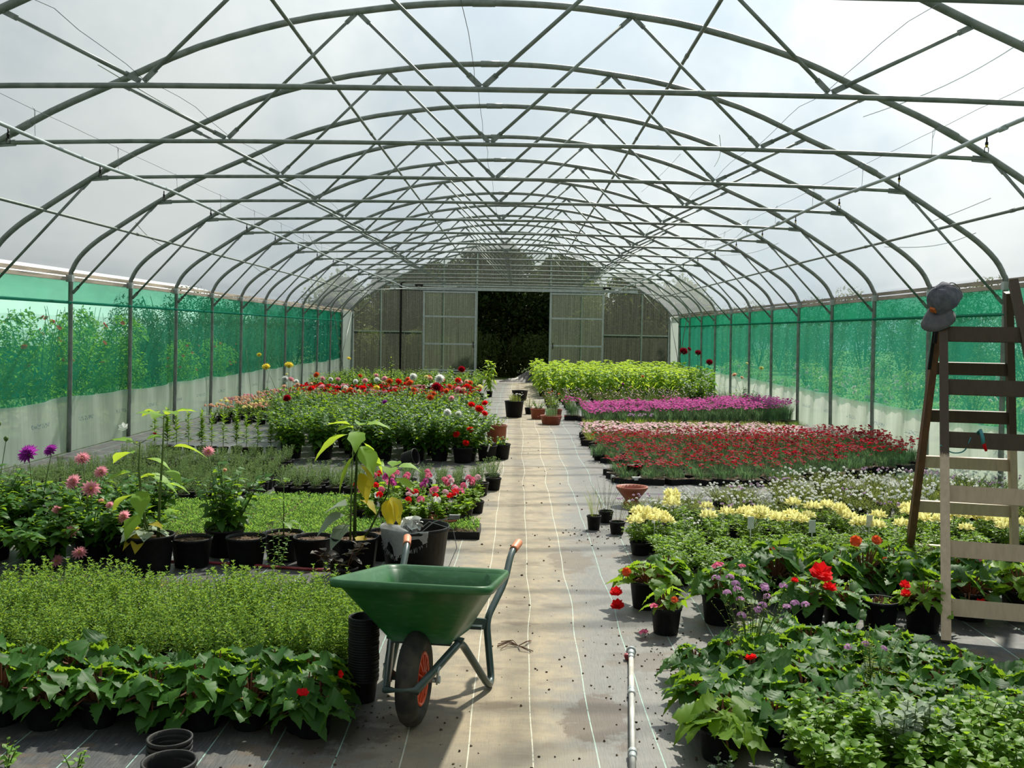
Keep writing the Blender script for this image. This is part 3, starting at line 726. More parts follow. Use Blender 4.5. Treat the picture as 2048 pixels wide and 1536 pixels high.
def blades(seed, z0, H, R, n, w, leaf='glau', r0=.05, lean=.5):
    rnd = random.Random(seed); mb = MB()
    for i in range(n):
        a = rnd.uniform(0, 6.3); q = sqrt(rnd.random()); b = V((cos(a)*r0*q, sin(a)*r0*q, z0))
        h = H*rnd.uniform(.55, 1.); tip = V((cos(a)*R*q, sin(a)*R*q, z0+h)); m = b.lerp(tip, .55)+V((0, 0, h*.12))-V((cos(a), sin(a), 0))*R*q*.15
        s = V((-sin(a+.5), cos(a+.5), 0))*w; k = len(mb.v)
        mb.v += [tuple(b-s*.6), tuple(b+s*.6), tuple(m+s), tuple(m-s), tuple(tip)]
        mb.f += [(k, k+1, k+2, k+3), (k+3, k+2, k+4)]; mb.m += [0, 0]; mb.sm += [False, False]
    return mb.mesh('foliage', [M[leaf]])
def blooms(seed, z0, H, R, n, r, mat, base=.02, stalk='stem', npet=5, cup=.15, dbl=False, hmin=.75, up=1., w=.5):
    """flowers on thin stalks over a clump"""
    rnd = random.Random(seed); mb = MB(); cupd = cup
    for i in range(n):
        a = rnd.uniform(0, 6.3); q = sqrt(rnd.random()); p = V((cos(a)*R*q, sin(a)*R*q, z0+H*rnd.uniform(hmin, 1)))
        mb.tube([(p.x*.4, p.y*.4, z0+H*.25), (p.x*.8, p.y*.8, z0+H*.6), p], .0012, 3, 1, cap=False)
        nn = V((rnd.uniform(-.6, .6), rnd.uniform(-.7, .4), up))
        mb.petals(p, nn, r*rnd.uniform(.8, 1.15), npet, w, cupd, 0, rnd)
        if dbl: mb.petals(p+V((0, 0, .004)), nn, r*.65, npet, w, cupd*2.5, 0, rnd)
    return mb.mesh('blossoms', [M[mat], M[stalk]])
def clusters(seed, z0, H, R, n, r, mat, k=10, pr=.008, hmin=.8):
    """little round heads made of many small flowers"""
    rnd = random.Random(seed); mb = MB()
    for i in range(n):
        a = rnd.uniform(0, 6.3); q = sqrt(rnd.random()); p = V((cos(a)*R*q, sin(a)*R*q, z0+H*rnd.uniform(hmin, 1)))
        mb.tube([(p.x*.5, p.y*.5, z0+H*.3), p], .0014, 3, 1, cap=False)
        for j in range(k):
            d = V((rnd.gauss(0, 1), rnd.gauss(0, 1), abs(rnd.gauss(0, .8)))).normalized()
            mb.petals(p+d*r*.8, d, pr, 4, .6, .1, 0, rnd)
    return mb.mesh('blossoms', [M[mat], M['stem']])
def pompom(seed, r, mat, n=70, ball=True, centre=None):
    """dahlia head facing +Z"""
    rnd = random.Random(seed); mb = MB()
    rows = 7 if ball else 5
    for j in range(rows):
        t = (j+.5)/rows; el = (-.35+1.75*t) if ball else (-.05+1.3*t)
        m = max(5, int(n/rows*cos(min(1.4, el)*.85)+3))
        for i in range(m):
            a = 2*pi*i/m+j*.5; d = V((cos(a)*cos(el), sin(a)*cos(el), sin(el)))
            L = r*(1 if ball else 1.1-.45*t)*rnd.uniform(.92, 1.06)
            mb.leaf(d*(r*.12), d, L*.9, L*.30, -.08, .5, 'tiny', 0, None)
    if centre: mb.lathe([(r*.22, r*.25), (r*.15, r*.38), (.001, r*.42)], 8, 1)
    mb.tube([(0, 0, -r*.5), (0, 0, 0)], [r*.12, r*.22], 6, 2 if centre else 1)
    mats = [M[mat]]+([M[centre]] if centre else [])+[M['stem']]
    return mb.mesh('flower', mats)
def stalks(pts, r=.004, mat='stem'):
    mb = MB()
    for p in pts: mb.tube(p, [r]+[r*.7]*(len(p)-1), 5)
    return mb.mesh('stalks', [M[mat]])

def plant(name, label, cat, x, y, rz, parts, grp=None, sc=1., tilt=None):
    """parts: list of (name, mesh[, loc, rot, scale]) or nested (…, [children])"""
    t = thing(name, label, cat, (x, y, 0), rz, grp)
    if tilt: t.rotation_euler = tilt
    po_ = None
    for p in parts:
        o = link(p[0], p[1], po_ if p[0] == 'soil' and po_ else t, p[2] if len(p) > 2 else None, p[3] if len(p) > 3 else None, p[4] if len(p) > 4 else None)
        if p[0] == 'pot': po_ = o
    if sc != 1: t.scale = (sc, sc, sc) if not isinstance(sc, tuple) else sc
    return t
RN = random.Random(77)
def bed(name, what, cat, place, xs, rows, variants, grp, col_from='the path', row_from='the front', jit=.02, scj=.1, keep=None, shear=0., scz=None, hz=None):
    """a block of plants standing in rows; every plant is a thing of its own"""
    cnt = 0
    for j, y in enumerate(rows):
        for i, x in enumerate(xs):
            px = x+RN.uniform(-jit, jit); py = y+RN.uniform(-jit, jit)+shear*(x-xs[0])
            if keep and not keep(px, py): continue
            v = variants[RN.randrange(len(variants))]
            s = 1+RN.uniform(-scj, scj); zz = hz(px, py) if hz else 1.
            plant(name, '%s, %s%s row, %s from %s' % (what, place, ORD[j+1], ORD[i+1], col_from), cat, px, py, RN.uniform(0, 6.3), v, grp, (s, s, s*zz)); cnt += 1
    return cnt
def rng(a, b, n): return [a+(b-a)*i/(n-1) for i in range(n)]

# --- front bed, big leaved begonias and small leaved herbs, left of the barrow
P17, S17 = potset(.085, .13)
bv = [[('pot', P17), ('soil', S17), ('foliage', begonia(100+i, .10, .165, .165, 46, .092))] for i in range(4)]
bud = MB(); bud.petals((0, 0, 0), (0, -.3, 1), .022, 6, .6, .9, 0, random.Random(1)); bud.petals((0, 0, 0), (0, -.3, 1), .026, 5, .6, .6, 0, random.Random(2)); bud = bud.mesh('flower', [M['f_red']])
bv.append([('pot', P17), ('soil', S17), ('foliage', begonia(106, .11, .16, .16, 34, .09)), ('flower', bud, (.12, -.10, .26)), ('flower', bud, (-.02, -.15, .22), (1, 0, 1), .8)])
bed('potted_begonia', 'dark green begonia', 'begonia', 'front-left bed, ', rng(-.62, -2.06, 8), (4.06, 4.27), bv[:4], 'begonias in the bed beside the barrow', 'the pot stack', hz=lambda x, y: 1.0+.10*(x < -1.25 and y > 4.15))
plant('potted_begonia', 'begonia with two small red buds beside the tall pot stack', 'begonia', -.56, 4.02, .2, [('pot', P17), ('soil', S17), ('foliage', begonia(107, .08, .15, .16, 40, .09)), ('flower', bud, (-.04, -.16, .22)), ('flower', bud, (.10, -.12, .28), (1, 0, 1), .7)])
P13, S13 = potset(.065, .105)
fv = [[('pot', P13), ('foliage', bush(200+i, .09, .29, .14, 18, 26, .036, .014, 'tiny', 'feath', sr=.0016, tilt=.6, droop=.2, topsmall=.35, r0=.04, rosette=5))] for i in range(4)]
n = bed('potted_herb', 'light green herb', 'herb plant', 'bed behind the begonias, ', rng(-.62, -2.72, 14), (4.50, 4.67, 4.84, 5.01, 5.18, 5.35), fv, 'light green herbs behind the begonias', 'the pot stack', scj=.12)
plant('potted_herb', 'small-leaved light green herb directly behind the tall pot stack', 'herb plant', -.50, 4.58, 0, fv[0], None, 1.05)
plant('potted_herb', 'small-leaved light green herb under the tub edge', 'herb plant', -.48, 4.76, 2, fv[2], None, 1.0)

# --- flat trays of bright seedlings
tray = MB(); 
for sx, sy, w, d in ((0, .18, .54, .012), (0, -.18, .54, .012), (.265, 0, .012, .37), (-.265, 0, .012, .37)): tray.box((sx, sy, .03), (w, d, .06))
tray.box((0, 0, .01), (.53, .36, .01)); tray.box((0, 0, .048), (.52, .35, .006), 1)
tray = tray.mesh('tray', [M['black'], M['soil']])
def carpet(seed, h=.07, leaf='carpet'):
    rnd = random.Random(seed); mb = MB()
    for i in range(1150):
        x, y = rnd.uniform(-.26, .26), rnd.uniform(-.17, .17); z = .05+h*(.5+.5*rnd.random())*(1+.25*sin(x*23)*sin(y*31))
        a = rnd.uniform(0, 6.3); mb.leaf((x, y, z-.02), (cos(a), sin(a), 1.2), .030, .012, .1, .2, 'tiny', 0)
    return mb.mesh('foliage', [M[leaf]])
cv = [[('tray', tray), ('foliage', carpet(300+i))] for i in range(3)]
def trays(place, xs, ys, keep=None):
    for j, y in enumerate(ys):
        for i, x in enumerate(xs):
            if keep and not keep(x, y): continue
            plant('seedling_tray', 'flat tray of bright green seedlings %s, %s row, %s from the path' % (place, ORD[j+1], ORD[i+1]), 'seedling tray', x, y, RN.choice((0, pi)), cv[RN.randrange(3)], 'flat trays of seedlings')
trays('behind the big pots', [-.30-.55*i for i in range(6)], [7.72+.375*i for i in range(5)], lambda x, y: not (x > -1.0 and y > 8.3) and not (y > 9.0 and x < -2.4) and not (x > -.6 and y < 7.9))

# --- blocks of small pots with grey green young plants
lav = [[('pot', P13), ('soil', S13), ('foliage', bush(400+i, .09, .15+.02*i, .085, 13, 16, .034, .0065, 'tiny', 'grey', sr=.0015, tilt=.75, droop=.08, r0=.03, topsmall=.3, rosette=4))] for i in range(4)]
bed('potted_seedling', 'grey-green young plant', 'young plant', 'block beside the skirt, ', rng(-2.30, -4.60, 14), [9.2+.175*i for i in range(9)], lav, 'grey-green plants in the block beside the skirt', 'the path', jit=.012)
bed('potted_seedling', 'grey-green young plant', 'young plant', 'block below the upright stalks, ', rng(-2.45, -4.25, 10), [11.1+.19*i for i in range(5)], lav, 'grey-green plants below the upright stalks', 'the path', jit=.012)
bed('potted_seedling', 'grey-green young plant', 'young plant', 'block behind the geraniums, ', rng(-.16, -2.05, 12), [9.75+.17*i for i in range(5)], lav, 'grey-green plants behind the geraniums', 'the path', jit=.012,
    keep=lambda x, y: y > 9.9 or x < -1.0)
for i, (x, y, w) in enumerate(((.02, 10.45, 'at the path edge, behind its neighbour'), (.0, 10.72, 'rearmost at the path edge'), (-.10, 10.1, 'in front at the path edge'))):
    plant('potted_seedling', 'lone grey-green young plant %s near the geraniums' % w, 'young plant', x, y, i, lav[i], None, 1.25)

# --- upright lily-like stalks
P15, S15 = potset(.08, .10)
ls = [[('pot', P15), ('soil', S15), ('foliage', bush(450+i, .09, .52+.04*(i % 2), .03, 1+(i % 2), 58, .13, .021, 'lance', 'fresh', sr=.005, tilt=.55, droop=.3, r0=.01, first=.12, topsmall=.35, jitter=False))] for i in range(3)]
for i in range(11):
    plant('lily_stalk', 'upright leafy lily stalk in a pot, %s in the row along the skirt' % ORD[i+1], 'lily plant', -4.5+.152*i, 13.1+.05*sin(i*2), i*1.3, ls[i % 3], 'row of upright lily stalks', .9+.08*sin(i*3.1))

# --- dahlia block
P22, S22 = potset(.13, .2)
dv = [[('pot', P22), ('soil', S22), ('foliage', bush(500+i, .13, .60, .44, 22, 18, .115, .042, 'ov', 'dahl', tilt=.25, droop=.45, first=.0, topsmall=.4, r0=.09, sr=.005, curve=1.2))] for i in range(4)]
heads = {}
for k, (m, r, b, c) in {'white': ('f_white', .055, True, None), 'crimson': ('f_crimson', .055, True, None), 'red': ('f_red', .055, False, None), 'orange': ('f_orange', .05, False, None),
                        'yellow': ('f_lemon', .045, False, 'f_yellow'), 'pink': ('f_dahliapink', .055, False, 'f_lemon'), 'purple': ('f_purple', .06, False, None), 'peach': ('f_peach', .045, False, 'f_lemon'), 'darkred': ('f_darkred', .05, False, None),
                        'cream': ('f_yellow', .045, False, None)}.items():
    heads[k] = pompom(hash(k) % 97 if False else sum(map(ord, k)), r, m, 80 if b else 55, b, c)
def add_heads(t, lst, z0=.6):
    """lst of (dx, dy, z, colour, scale): flower heads with their stalks, in world offsets from the plant"""
    rz = t.rotation_euler.z; Rm = Matrix.Rotation(-rz, 3, 'Z'); s = t.scale[0]
    for dx, dy, z, c, sc in lst:
        p = Rm @ V((dx, dy, z)); p = p/s
        q = V((p.x*.45, p.y*.45, min(z0, z*.75)/s))
        mb = MB(); mb.tube([q, (p+q)/2+V((0, 0, .01)), p-V((0, 0, .02))], [.004, .003, .0025], 5)
        st = obj('flower_stalk', mb, M['stem'], t)
        hd = link('flower', heads[c], st, p, (0, 0, 0), sc)
        nrm = Rm @ V((RN.uniform(-.5, .5), -.75+RN.uniform(-.3, .3), .75))
        hd.rotation_euler = nrm.to_track_quat('Z', 'Y').to_euler()
dspots = []
for j, y in enumerate((12.75, 13.35, 14.0, 14.7, 15.5, 16.4, 17.4)):
    n = 7; x0 = -.33-.05*j; x1 = -2.55-.19*j
    for i in range(n): dspots.append((x0+(x1-x0)*i/(n-1)+RN.uniform(-.06, .06), y+RN.uniform(-.05, .05), j, i))
DH = {(0, 0): [(.05, -.2, .42, 'red', 1.), (-.12, -.22, .36, 'red', 1.), (.0, -.28, .26, 'red', .9), (.22, -.1, .62, 'red', .9)], (0, 1): [(.1, -.1, .62, 'white', 1.1), (.24, -.1, .60, 'white', 1.)],
      (1, 0): [(.12, 0, .62, 'red', 1.4), (.02, -.05, .68, 'red', 1.1), (.2, 0, .70, 'red', 1.)], (1, 1): [(0, 0, .9, 'crimson', 1.3), (.2, .1, .75, 'pink', .8)],
      (2, 0): [(.15, 0, .88, 'cream', 1.1), (.12, -.1, .72, 'cream', .8)], (2, 1): [(0, 0, .98, 'white', 1.5), (.3, 0, 1.12, 'crimson', 1.1)], (2, 2): [(0, .1, 1.0, 'white', 1.2), (.25, 0, .72, 'orange', 1.3)],
      (3, 2): [(.1, 0, .88, 'orange', 1.5), (-.2, 0, .9, 'orange', 1.3)], (3, 3): [(0, 0, .8, 'yellow', 1.2)], (4, 4): [(0, 0, .75, 'white', .9), (.2, 0, .7, 'cream', .9)], (1, 6): [(0, -.1, .72, 'crimson', 1.2)],
      (4, 6): [(0, 0, 1.08, 'yellow', 1.6), (-.35, 0, 1.05, 'yellow', 1.5)], (3, 6): [(.1, 0, .82, 'peach', 1.1), (-.1, 0, .8, 'peach', .9)], (5, 5): [(0, 0, .9, 'orange', 1.2)], (4, 1): [(0, 0, .85, 'peach', 1.), (.2, 0, .8, 'orange', 1)],
      (5, 2): [(0, 0, .85, 'orange', 1.2), (.3, 0, .9, 'cream', 1.)], (6, 4): [(0, 0, 1.15, 'yellow', 1.), (.2, 0, .85, 'orange', 1.)], (3, 0): [(0, 0, .8, 'peach', .9)], (2, 3): [(.1, -.1, .65, 'purple', .7)]}
for x, y, j, i in dspots:
    t = plant('potted_dahlia', 'bushy dahlia in a black pot, big dahlia block, %s row, %s from the path' % (ORD[j+1], ORD[i+1]), 'dahlia', x, y, RN.uniform(0, 6), dv[RN.randrange(4)], 'dahlias in the big block', RN.uniform(.9, 1.08)*(1 if j else .92))
    if (j, i) in DH: add_heads(t, DH[(j, i)])
    elif j >= 3: add_heads(t, [(RN.uniform(-.2, .2), RN.uniform(-.1, .1), RN.uniform(.72, .86), RN.choice(('red', 'orange', 'peach', 'red', 'white', 'pink')), RN.uniform(.8, 1.2)) for _ in range(2)])
# stray pots in front of the dahlias
plant('plant_pot', 'dark grey empty pot lying tipped in front of the dahlias', 'pot', -1.10, 12.0, 0, [('pot', pot_mesh(.10, .17, 18, 'blackmatt'))], None, 1., (radians(75), 0, radians(70)))
bpy.data.objects['plant_pot'].location.z = .105
for i, (x, y, lb) in enumerate(((-.12, 12.85, 'wide black pot with a white tag at the dahlia block corner'), (.05, 13.05, 'black pot just behind the tagged one at the path edge'), (-.42, 12.6, 'black pot with trailing leaves at the dahlia block front'))):
    t = plant('potted_plant', lb, 'potted plant', x, y, i, [('pot', P22), ('soil', S22), ('foliage', bush(560+i, .17, .16, .14, 6, 6, .07, .03, 'ov', 'dahl', tilt=.1, droop=.7))])
tg = MB(); tg.box((0, 0, 0), (.018, .002, .12)); tg = tg.mesh('plant_tag', [M['tag']])
link('plant_tag', tg, bpy.data.objects.get('potted_plant'), (.02, -.13, .17), (.3, .3, 0))
plant('terracotta_pot', 'tall terracotta pot standing at the path side of the dahlias', 'pot', -.03, 14.2, 0, [('pot', pot_mesh(.15, .34, 20, 'terra')), ('foliage', bush(570, .3, .2, .2, 7, 8, .05, .02, 'ov', 'fresh'))])

# --- geraniums
P12T, S12T = potset(.07, .11, 'terra')
def geranium(seed, cols):
    rnd = random.Random(seed); f = bush(seed, .09, .16, .13, 9, 7, .045, .034, 'heart', 'fresh', 'stem_red', tilt=.3, droop=.3, r0=.04, topsmall=.2)
    parts = [('foliage', f)]
    for i, c in enumerate(cols):
        a = rnd.uniform(0, 6.3); mb = MB(); z = rnd.uniform(.24, .33); p = V((cos(a)*.10, sin(a)*.10, z))
        mb.tube([(p.x*.3, p.y*.3, .15), p], .002, 4, 1)
        for j in range(16):
            d = V((rnd.gauss(0, 1), rnd.gauss(0, 1), rnd.gauss(.5, .8))).normalized(); mb.petals(p+d*.026, d, .015, 5, .6, .1, 0, rnd)
        parts.append(('flower_head', mb.mesh('flower_head', [M[c], M['stem']])))
    return parts
gset = [geranium(600+i, c) for i, c in enumerate((('f_pink', 'f_pink'), ('f_pink', 'f_magenta', 'f_pink'), ('f_red', 'f_palepink'), ('f_pink', 'f_palepink', 'f_pink'), ('f_magenta', 'f_magenta', 'f_pink'), ('f_red',), ('f_white', 'f_pink'), ('f_pink', 'f_red')))]
gp = [(-.30, 8.15, 5), (-.50, 8.18, 6), (-.72, 8.25, 2), (-.95, 8.3, 7), (-.22, 8.42, 7), (-.42, 8.45, 2), (-.62, 8.5, 5), (-.85, 8.55, 6), (-1.08, 8.6, 5), (-.18, 8.7, 3), (-.38, 8.75, 0), (-.60, 8.78, 6), (-.82, 8.82, 4), (-1.05, 8.9, 7),
      (-.20, 9.0, 0), (-.42, 9.05, 3), (-.64, 9.1, 1), (-.86, 9.15, 4), (-.24, 9.3, 3), (-.46, 9.35, 0), (-.68, 9.4, 1), (-.9, 9.42, 4), (-1.1, 9.3, 5), (-.1, 9.1, 3)]
for k, (x, y, v) in enumerate(gp):
    col = {5: 'red', 6: 'white and pink', 2: 'red and pale pink', 7: 'pink and red', 3: 'pale pink', 0: 'pink', 1: 'pink and magenta', 4: 'magenta'}[v]
    plant('potted_geranium', '%s geranium, %s row of the geranium patch, %s from the path' % (col, ORD[1+sum(1 for q in (8.35, 8.63, 8.95, 9.2) if y > q)], ORD[1+int((-x-.05)/.21)]), 'geranium', x, y, k*1.7,
          [('pot', P12T if k in (0, 1, 2, 5) else P13), ('soil', S12T)]+gset[v], 'geraniums beside the path', RN.uniform(.9, 1.1))

# --- row of big pots in front of the trays
P30, S30 = potset(.165, .26); P26, S26 = potset(.14, .2)
def bigleaf(seed, pts, spots, leafm='lime', L=.16, W=.05, shape='big'):
    """hand placed: stems given as point lists, leaves as (stem, t, azimuth, tilt, scale)"""
    mb = MB(); rnd = random.Random(seed)
    for p, r in pts: mb.tube(p, [r*(1-.6*i/(len(p)-1)) for i in range(len(p))], 6, 1)
    def at(p, t):
        t *= len(p)-1; i = min(int(t), len(p)-2); return V(p[i]).lerp(V(p[i+1]), t-i)
    for s, t, az, tl, k in spots:
        d = V((cos(az)*cos(tl), sin(az)*cos(tl), sin(tl))); b = at(pts[s][0], t); e = b+d*.05*k
        mb.tube([b, e], .0025, 4, 1); mb.leaf(e, d, L*k, W*k, rnd.uniform(.2, .5), .25, shape, 0, rnd, rnd.uniform(-.2, .2))
    return mb.mesh('foliage', [M[leafm], M['stem']])
st = [([(0, 0, .22), (-.05, 0, .45), (-.07, 0, .7), (-.06, 0, .88)], .012), ([(.06, 0, .22), (.07, 0, .5), (.09, 0, .8), (.10, 0, 1.06)], .011)]
sp = [(0, .95, pi, .35, 1), (0, .98, .3, .5, .9), (0, .85, 2.6, .0, 1.3), (0, .8, 0, -.1, 1), (0, .65, 3.4, -.2, 1.1), (0, .62, .2, -.2, 1.2), (0, .45, 2.8, -.3, 1.2), (0, .5, -1.2, -.3, 1.3), (0, .97, 4.5, .3, .8), (0, .3, -1.8, -.6, 1.1),
      (1, 1, 2.7, .25, 1.0), (1, 1, .3, .3, 1.1), (1, 1, -1.6, .2, 1.0), (1, .98, 1.5, .3, 1), (1, .98, -.7, .5, .9), (1, .97, 3.6, .4, .9), (1, .72, .15, .1, 1.4), (1, .45, .2, -.1, .9), (1, .5, 2.9, .1, .8), (1, .2, .9, .2, .8), (1, .55, -.6, -.1, 1)]
fA = bigleaf(1, st, sp)
fA2 = bigleaf(2, [([(0, 0, .22), (-.02, -.02, .3)], .01)], [(0, .9, a, -.1, 1.0) for a in (0, .9, 2, 3, 4, 5)], 'greyleaf', .13, .06)
fA3 = bigleaf(3, [([(0, 0, .22), (-.02, -.05, .34)], .01)], [(0, .9, -1.6, -.7, 1.1), (0, .7, -2.3, -.5, 1.), (0, .8, 2.6, -.2, 1.), (0, .9, -.4, .2, .9)], 'yell', .13, .04)
t = plant('potted_sunflower', 'tall twin-stemmed leafy plant with lime tips in a large black pot', 'potted plant', -2.20, 6.66, 0, [('pot', P30), ('soil', S30), ('foliage', fA), ('lower_leaves', fA2), ('yellow_leaves', fA3)])
mb = MB(); mb.petals((0, 0, 0), (0, -.5, 1), .036, 6, .35, .5); star = mb.mesh('flower', [M['f_white']])
link('flower', star, t, (-.17, 0, .97), (.5, 0, 0)); link('flower', heads['darkred'], t, (.0, .1, .92), (0, .4, 0), .35)
plant('plant_pot', 'black pot standing right behind the twin-stemmed plant', 'pot', -1.98, 6.86, 0, [('pot', P26), ('soil', S26)])
# tall plant behind the bucket
st = [([(0, 0, .18), (.0, 0, .5), (.01, 0, .8), (.02, 0, 1.0)], .014), ([(.02, 0, .2), (.10, 0, .30), (.22, .0, .55), (.24, 0, .72)], .010), ([(-.03, 0, .2), (-.03, .02, .5), (-.02, .02, .9)], .008)]
sp = [(0, 1, 3.3, .25, 1.1), (0, 1, .1, .25, 1.1), (0, .97, -1.5, -.2, 1.2), (0, .95, 3.0, -.3, 1.6), (0, .9, .4, -.9, 1.4), (0, .99, 1.6, .3, .9), (0, .85, -.9, -.6, 1.3), (0, .97, -2.4, .3, .9), (0, .75, 3.3, -1.1, 1.3),
      (1, 1, 2.9, .3, 1), (1, 1, .2, .2, 1.1), (1, 1, -1.5, .2, 1.), (1, .98, 1.4, .4, .9), (1, .9, -.5, -.2, 1.)]
fB = bigleaf(4, st, sp, 'lime', .15, .05)
fB2 = bigleaf(5, st[:2], [(0, .6, -.6, -1.1, 1.2), (0, .65, -.3, -.9, 1.1), (1, .7, -1.2, -1.2, 1.2), (1, .75, -.4, -1.2, 1.3), (0, .35, -.5, -.2, 1.), (0, .1, -.8, -.4, .7)], 'yell', .13, .06)
fB3 = bigleaf(6, st[:1], [(0, .25, 3.4, -.3, 1.4), (0, .2, -2.3, -.5, 1.2), (0, .3, 2.9, -.1, 1.2)], 'greyleaf', .14, .07)
plant('potted_sunflower', 'tall single-stemmed plant with yellowing leaves in a wide black pot', 'potted plant', -.83, 6.72, 0, [('pot', P30), ('soil', S30), ('foliage', fB), ('yellow_leaves', fB2), ('lower_leaves', fB3)])
# purple dahlia, pink dahlias
dl = lambda s, H, sp, n=22, L=.12: bush(s, .13, H, sp*1.15, n, 17, L, .036, 'ov', 'dahl', 'stem', tilt=.25, droop=.5, first=.0, topsmall=.3, r0=.08, sr=.005, curve=1.2)
t = plant('potted_dahlia', 'dahlia with two purple flower heads beside the skirt', 'dahlia', -3.20, 7.15, .4, [('pot', P22), ('soil', S22), ('foliage', dl(620, .45, .33))])
add_heads(t, [(-.02, -.05, .72, 'purple', 1.35), (.14, -.05, .75, 'purple', .95)], .4)
t = plant('potted_dahlia', 'dahlia with closed brown seed heads at the frame edge beside the skirt', 'dahlia', -3.62, 7.35, 1.4, [('pot', P22), ('soil', S22), ('foliage', dl(621, .55, .3))])
mb = MB()
for x, z in ((-.1, .92), (0, .86), (.08, .9), (.16, .78), (-.02, .78)): mb.tube([(x*.5, 0, .45), (x, 0, z)], .0035, 4); mb.lathe([(0, z-.02), (.014, z-.005), (.018, z+.012), (.006, z+.025)], 6, 0, (x, 0, 0))
obj('seed_heads', mb, M['stem'], t)
t = plant('potted_dahlia', 'straggling dahlia covered in pink heads, sprawling over its pot', 'dahlia', -2.72, 7.0, 2.4, [('pot', P22), ('soil', S22), ('foliage', dl(622, .42, .38, 15, .095))])
add_heads(t, [(-.03, -.1, .72, 'pink', 1.1), (.10, -.1, .63, 'pink', 1.0), (-.08, -.12, .56, 'pink', 1.2), (.05, -.16, .52, 'pink', 1.3), (-.16, -.2, .38, 'pink', .8), (-.02, -.3, .25, 'pink', 1.), (.06, -.36, .12, 'pink', 1.), (.3, -.2, .34, 'pink', 1.), (.2, -.2, .42, 'pink', .6), (-.1, -.34, .06, 'pink', .9), (.14, -.2, .45, 'peach', .5)], .3)
t = plant('potted_dahlia', 'dahlia leaning out with low branches in front of the pink one', 'dahlia', -2.55, 7.45, 3.4, [('pot', P22), ('soil', S22), ('foliage', dl(623, .45, .35))])
t = plant('potted_dahlia', 'dahlia with one faded pale pink head behind the twin-stemmed plant', 'dahlia', -1.85, 7.2, .4, [('pot', P26), ('soil', S26), ('foliage', dl(624, .56, .26, 16, .11))])
add_heads(t, [(-.12, 0, .75, 'pink', .9), (.0, 0, .62, 'peach', .4)], .35)
for i, (x, y, H, lb) in enumerate(((-2.98, 7.55, .42, 'leafy dahlia without flowers behind the pink-headed one'), (-3.42, 6.95, .34, 'leafy dahlia without flowers at the frame edge, in front of the purple heads'), (-2.50, 6.98, .30, 'low leafy dahlia squeezed between the pink heads and the large pot'), (-2.95, 6.72, .22, 'low drooping dahlia in front of the purple-headed one'))):
    plant('potted_dahlia', lb, 'dahlia', x, y, i*1.9, [('pot', P26), ('soil', S26), ('foliage', dl(660+i, H, .32, 20, .12))])
small = [(-1.62, 6.93, 'black pot of bare soil next to the red hose'), (-1.16, 6.97, 'black pot of bare soil with a white tag'), (-1.40, 7.10, 'black pot with a sparse grey-leaved plant and a white tag'), (-.70, 7.2, 'black pot of soil half hidden behind the white fleece')]
for i, (x, y, lb) in enumerate(small):
    parts = [('pot', P26), ('soil', S26)]
    if i == 2: parts.append(('foliage', bigleaf(30, [([(0, 0, .16), (0, 0, .35), (0, 0, .55)], .006)], [(0, .3, a, .2-.05*a, .8) for a in (0, 1.3, 2.6, 3.9, 5.2)]+[(0, .7, a, .2, .7) for a in (.5, 2, 3.4, 5)]+[(0, 1, a, .5, .6) for a in (0, 2, 4)], 'fresh', .12, .045)))
    t = plant('plant_pot', lb, 'pot', x, y, i*.7, parts)
    if i in (1, 2): link('plant_tag', tg, t, (.125, -.06, .17), (.2, .5, .3))
t = thing('weed', 'thin pale green weed growing in front of the small pots', 'weed', (-1.36, 6.75, 0), 0)
link('foliage', bush(640, 0, .42, .14, 6, 16, .05, .008, 'lance', 'feath', sr=.002, tilt=.3, first=.1, jitter=False), t)
t = plant('potted_dahlia', 'dark purple-leaved young dahlia in front of the wide pot', 'dahlia', -.84, 6.38, .5, [('pot', pot_mesh(.09, .13)), ('foliage', bush(645, .1, .20, .22, 8, 7, .085, .032, 'ov', 'purpleleaf', 'stem_red', tilt=.25, droop=.4, topsmall=.2, r0=.03))])
# red hose
mb = MB(); hp = [(-2.16+.11*i, 6.93-.014*i+.02*sin(i*.5), .011) for i in range(12)]; mb.tube(hp, .010, 8)
tag(obj('garden_hose', mb, M['hose']), 'dark red hose lying in front of the row of big pots', 'hose')
# leaf litter beside the big pot
mb = MB(); r = random.Random(8)
for i in range(130):
    x = -2.2+r.gauss(0, .28); y = 6.30+r.gauss(0, .09); a = r.uniform(0, 6.3); mb.leaf((x, y, .012), (cos(a), sin(a), r.uniform(-.1, .4)), r.uniform(.03, .09), .012, .1, .3, 'lance', 0, r)
tag(obj('leaf_litter', mb, M['drylitter']), 'dry brown leaf litter fallen around the large black pot', 'litter', kind='stuff')
# ------------------------------------------------------------------ right hand side
# foreground bed
fgl = [[('pot', P17), ('soil', S17), ('foliage', begonia(700+i, .09, .11, .16, 38, .098, 'bego', 'heart'))] for i in range(4)]
red1 = MB(); r = random.Random(4)
for k in range(3): red1.petals((0, 0, .006*k), (0, -.4, 1), .045-.009*k, 5, .62, .35+.3*k, 0, r)
red1 = red1.mesh('flower', [M['f_red']]); 
org1 = MB()
for k in range(2): org1.petals((0, 0, .006*k), (0, -.6, .4), .045-.009*k, 5, .62, .35+.3*k, 0, r)
org1 = org1.mesh('flower', [M['f_orange']]); pk1 = MB(); pk1.petals((0, 0, 0), (0, -.3, -1), .035, 6, .6, .8, 0, r); pk1.petals((0, 0, 0), (0, -.3, -1), .028, 5, .6, .9, 0, r); pk1 = pk1.mesh('flower', [M['f_pink']])
lob = [[('pot', P17), ('soil', S17), ('foliage', begonia(710+i, .09, .12, .16, 36, .105, 'bego', 'lobe'))] for i in range(2)]
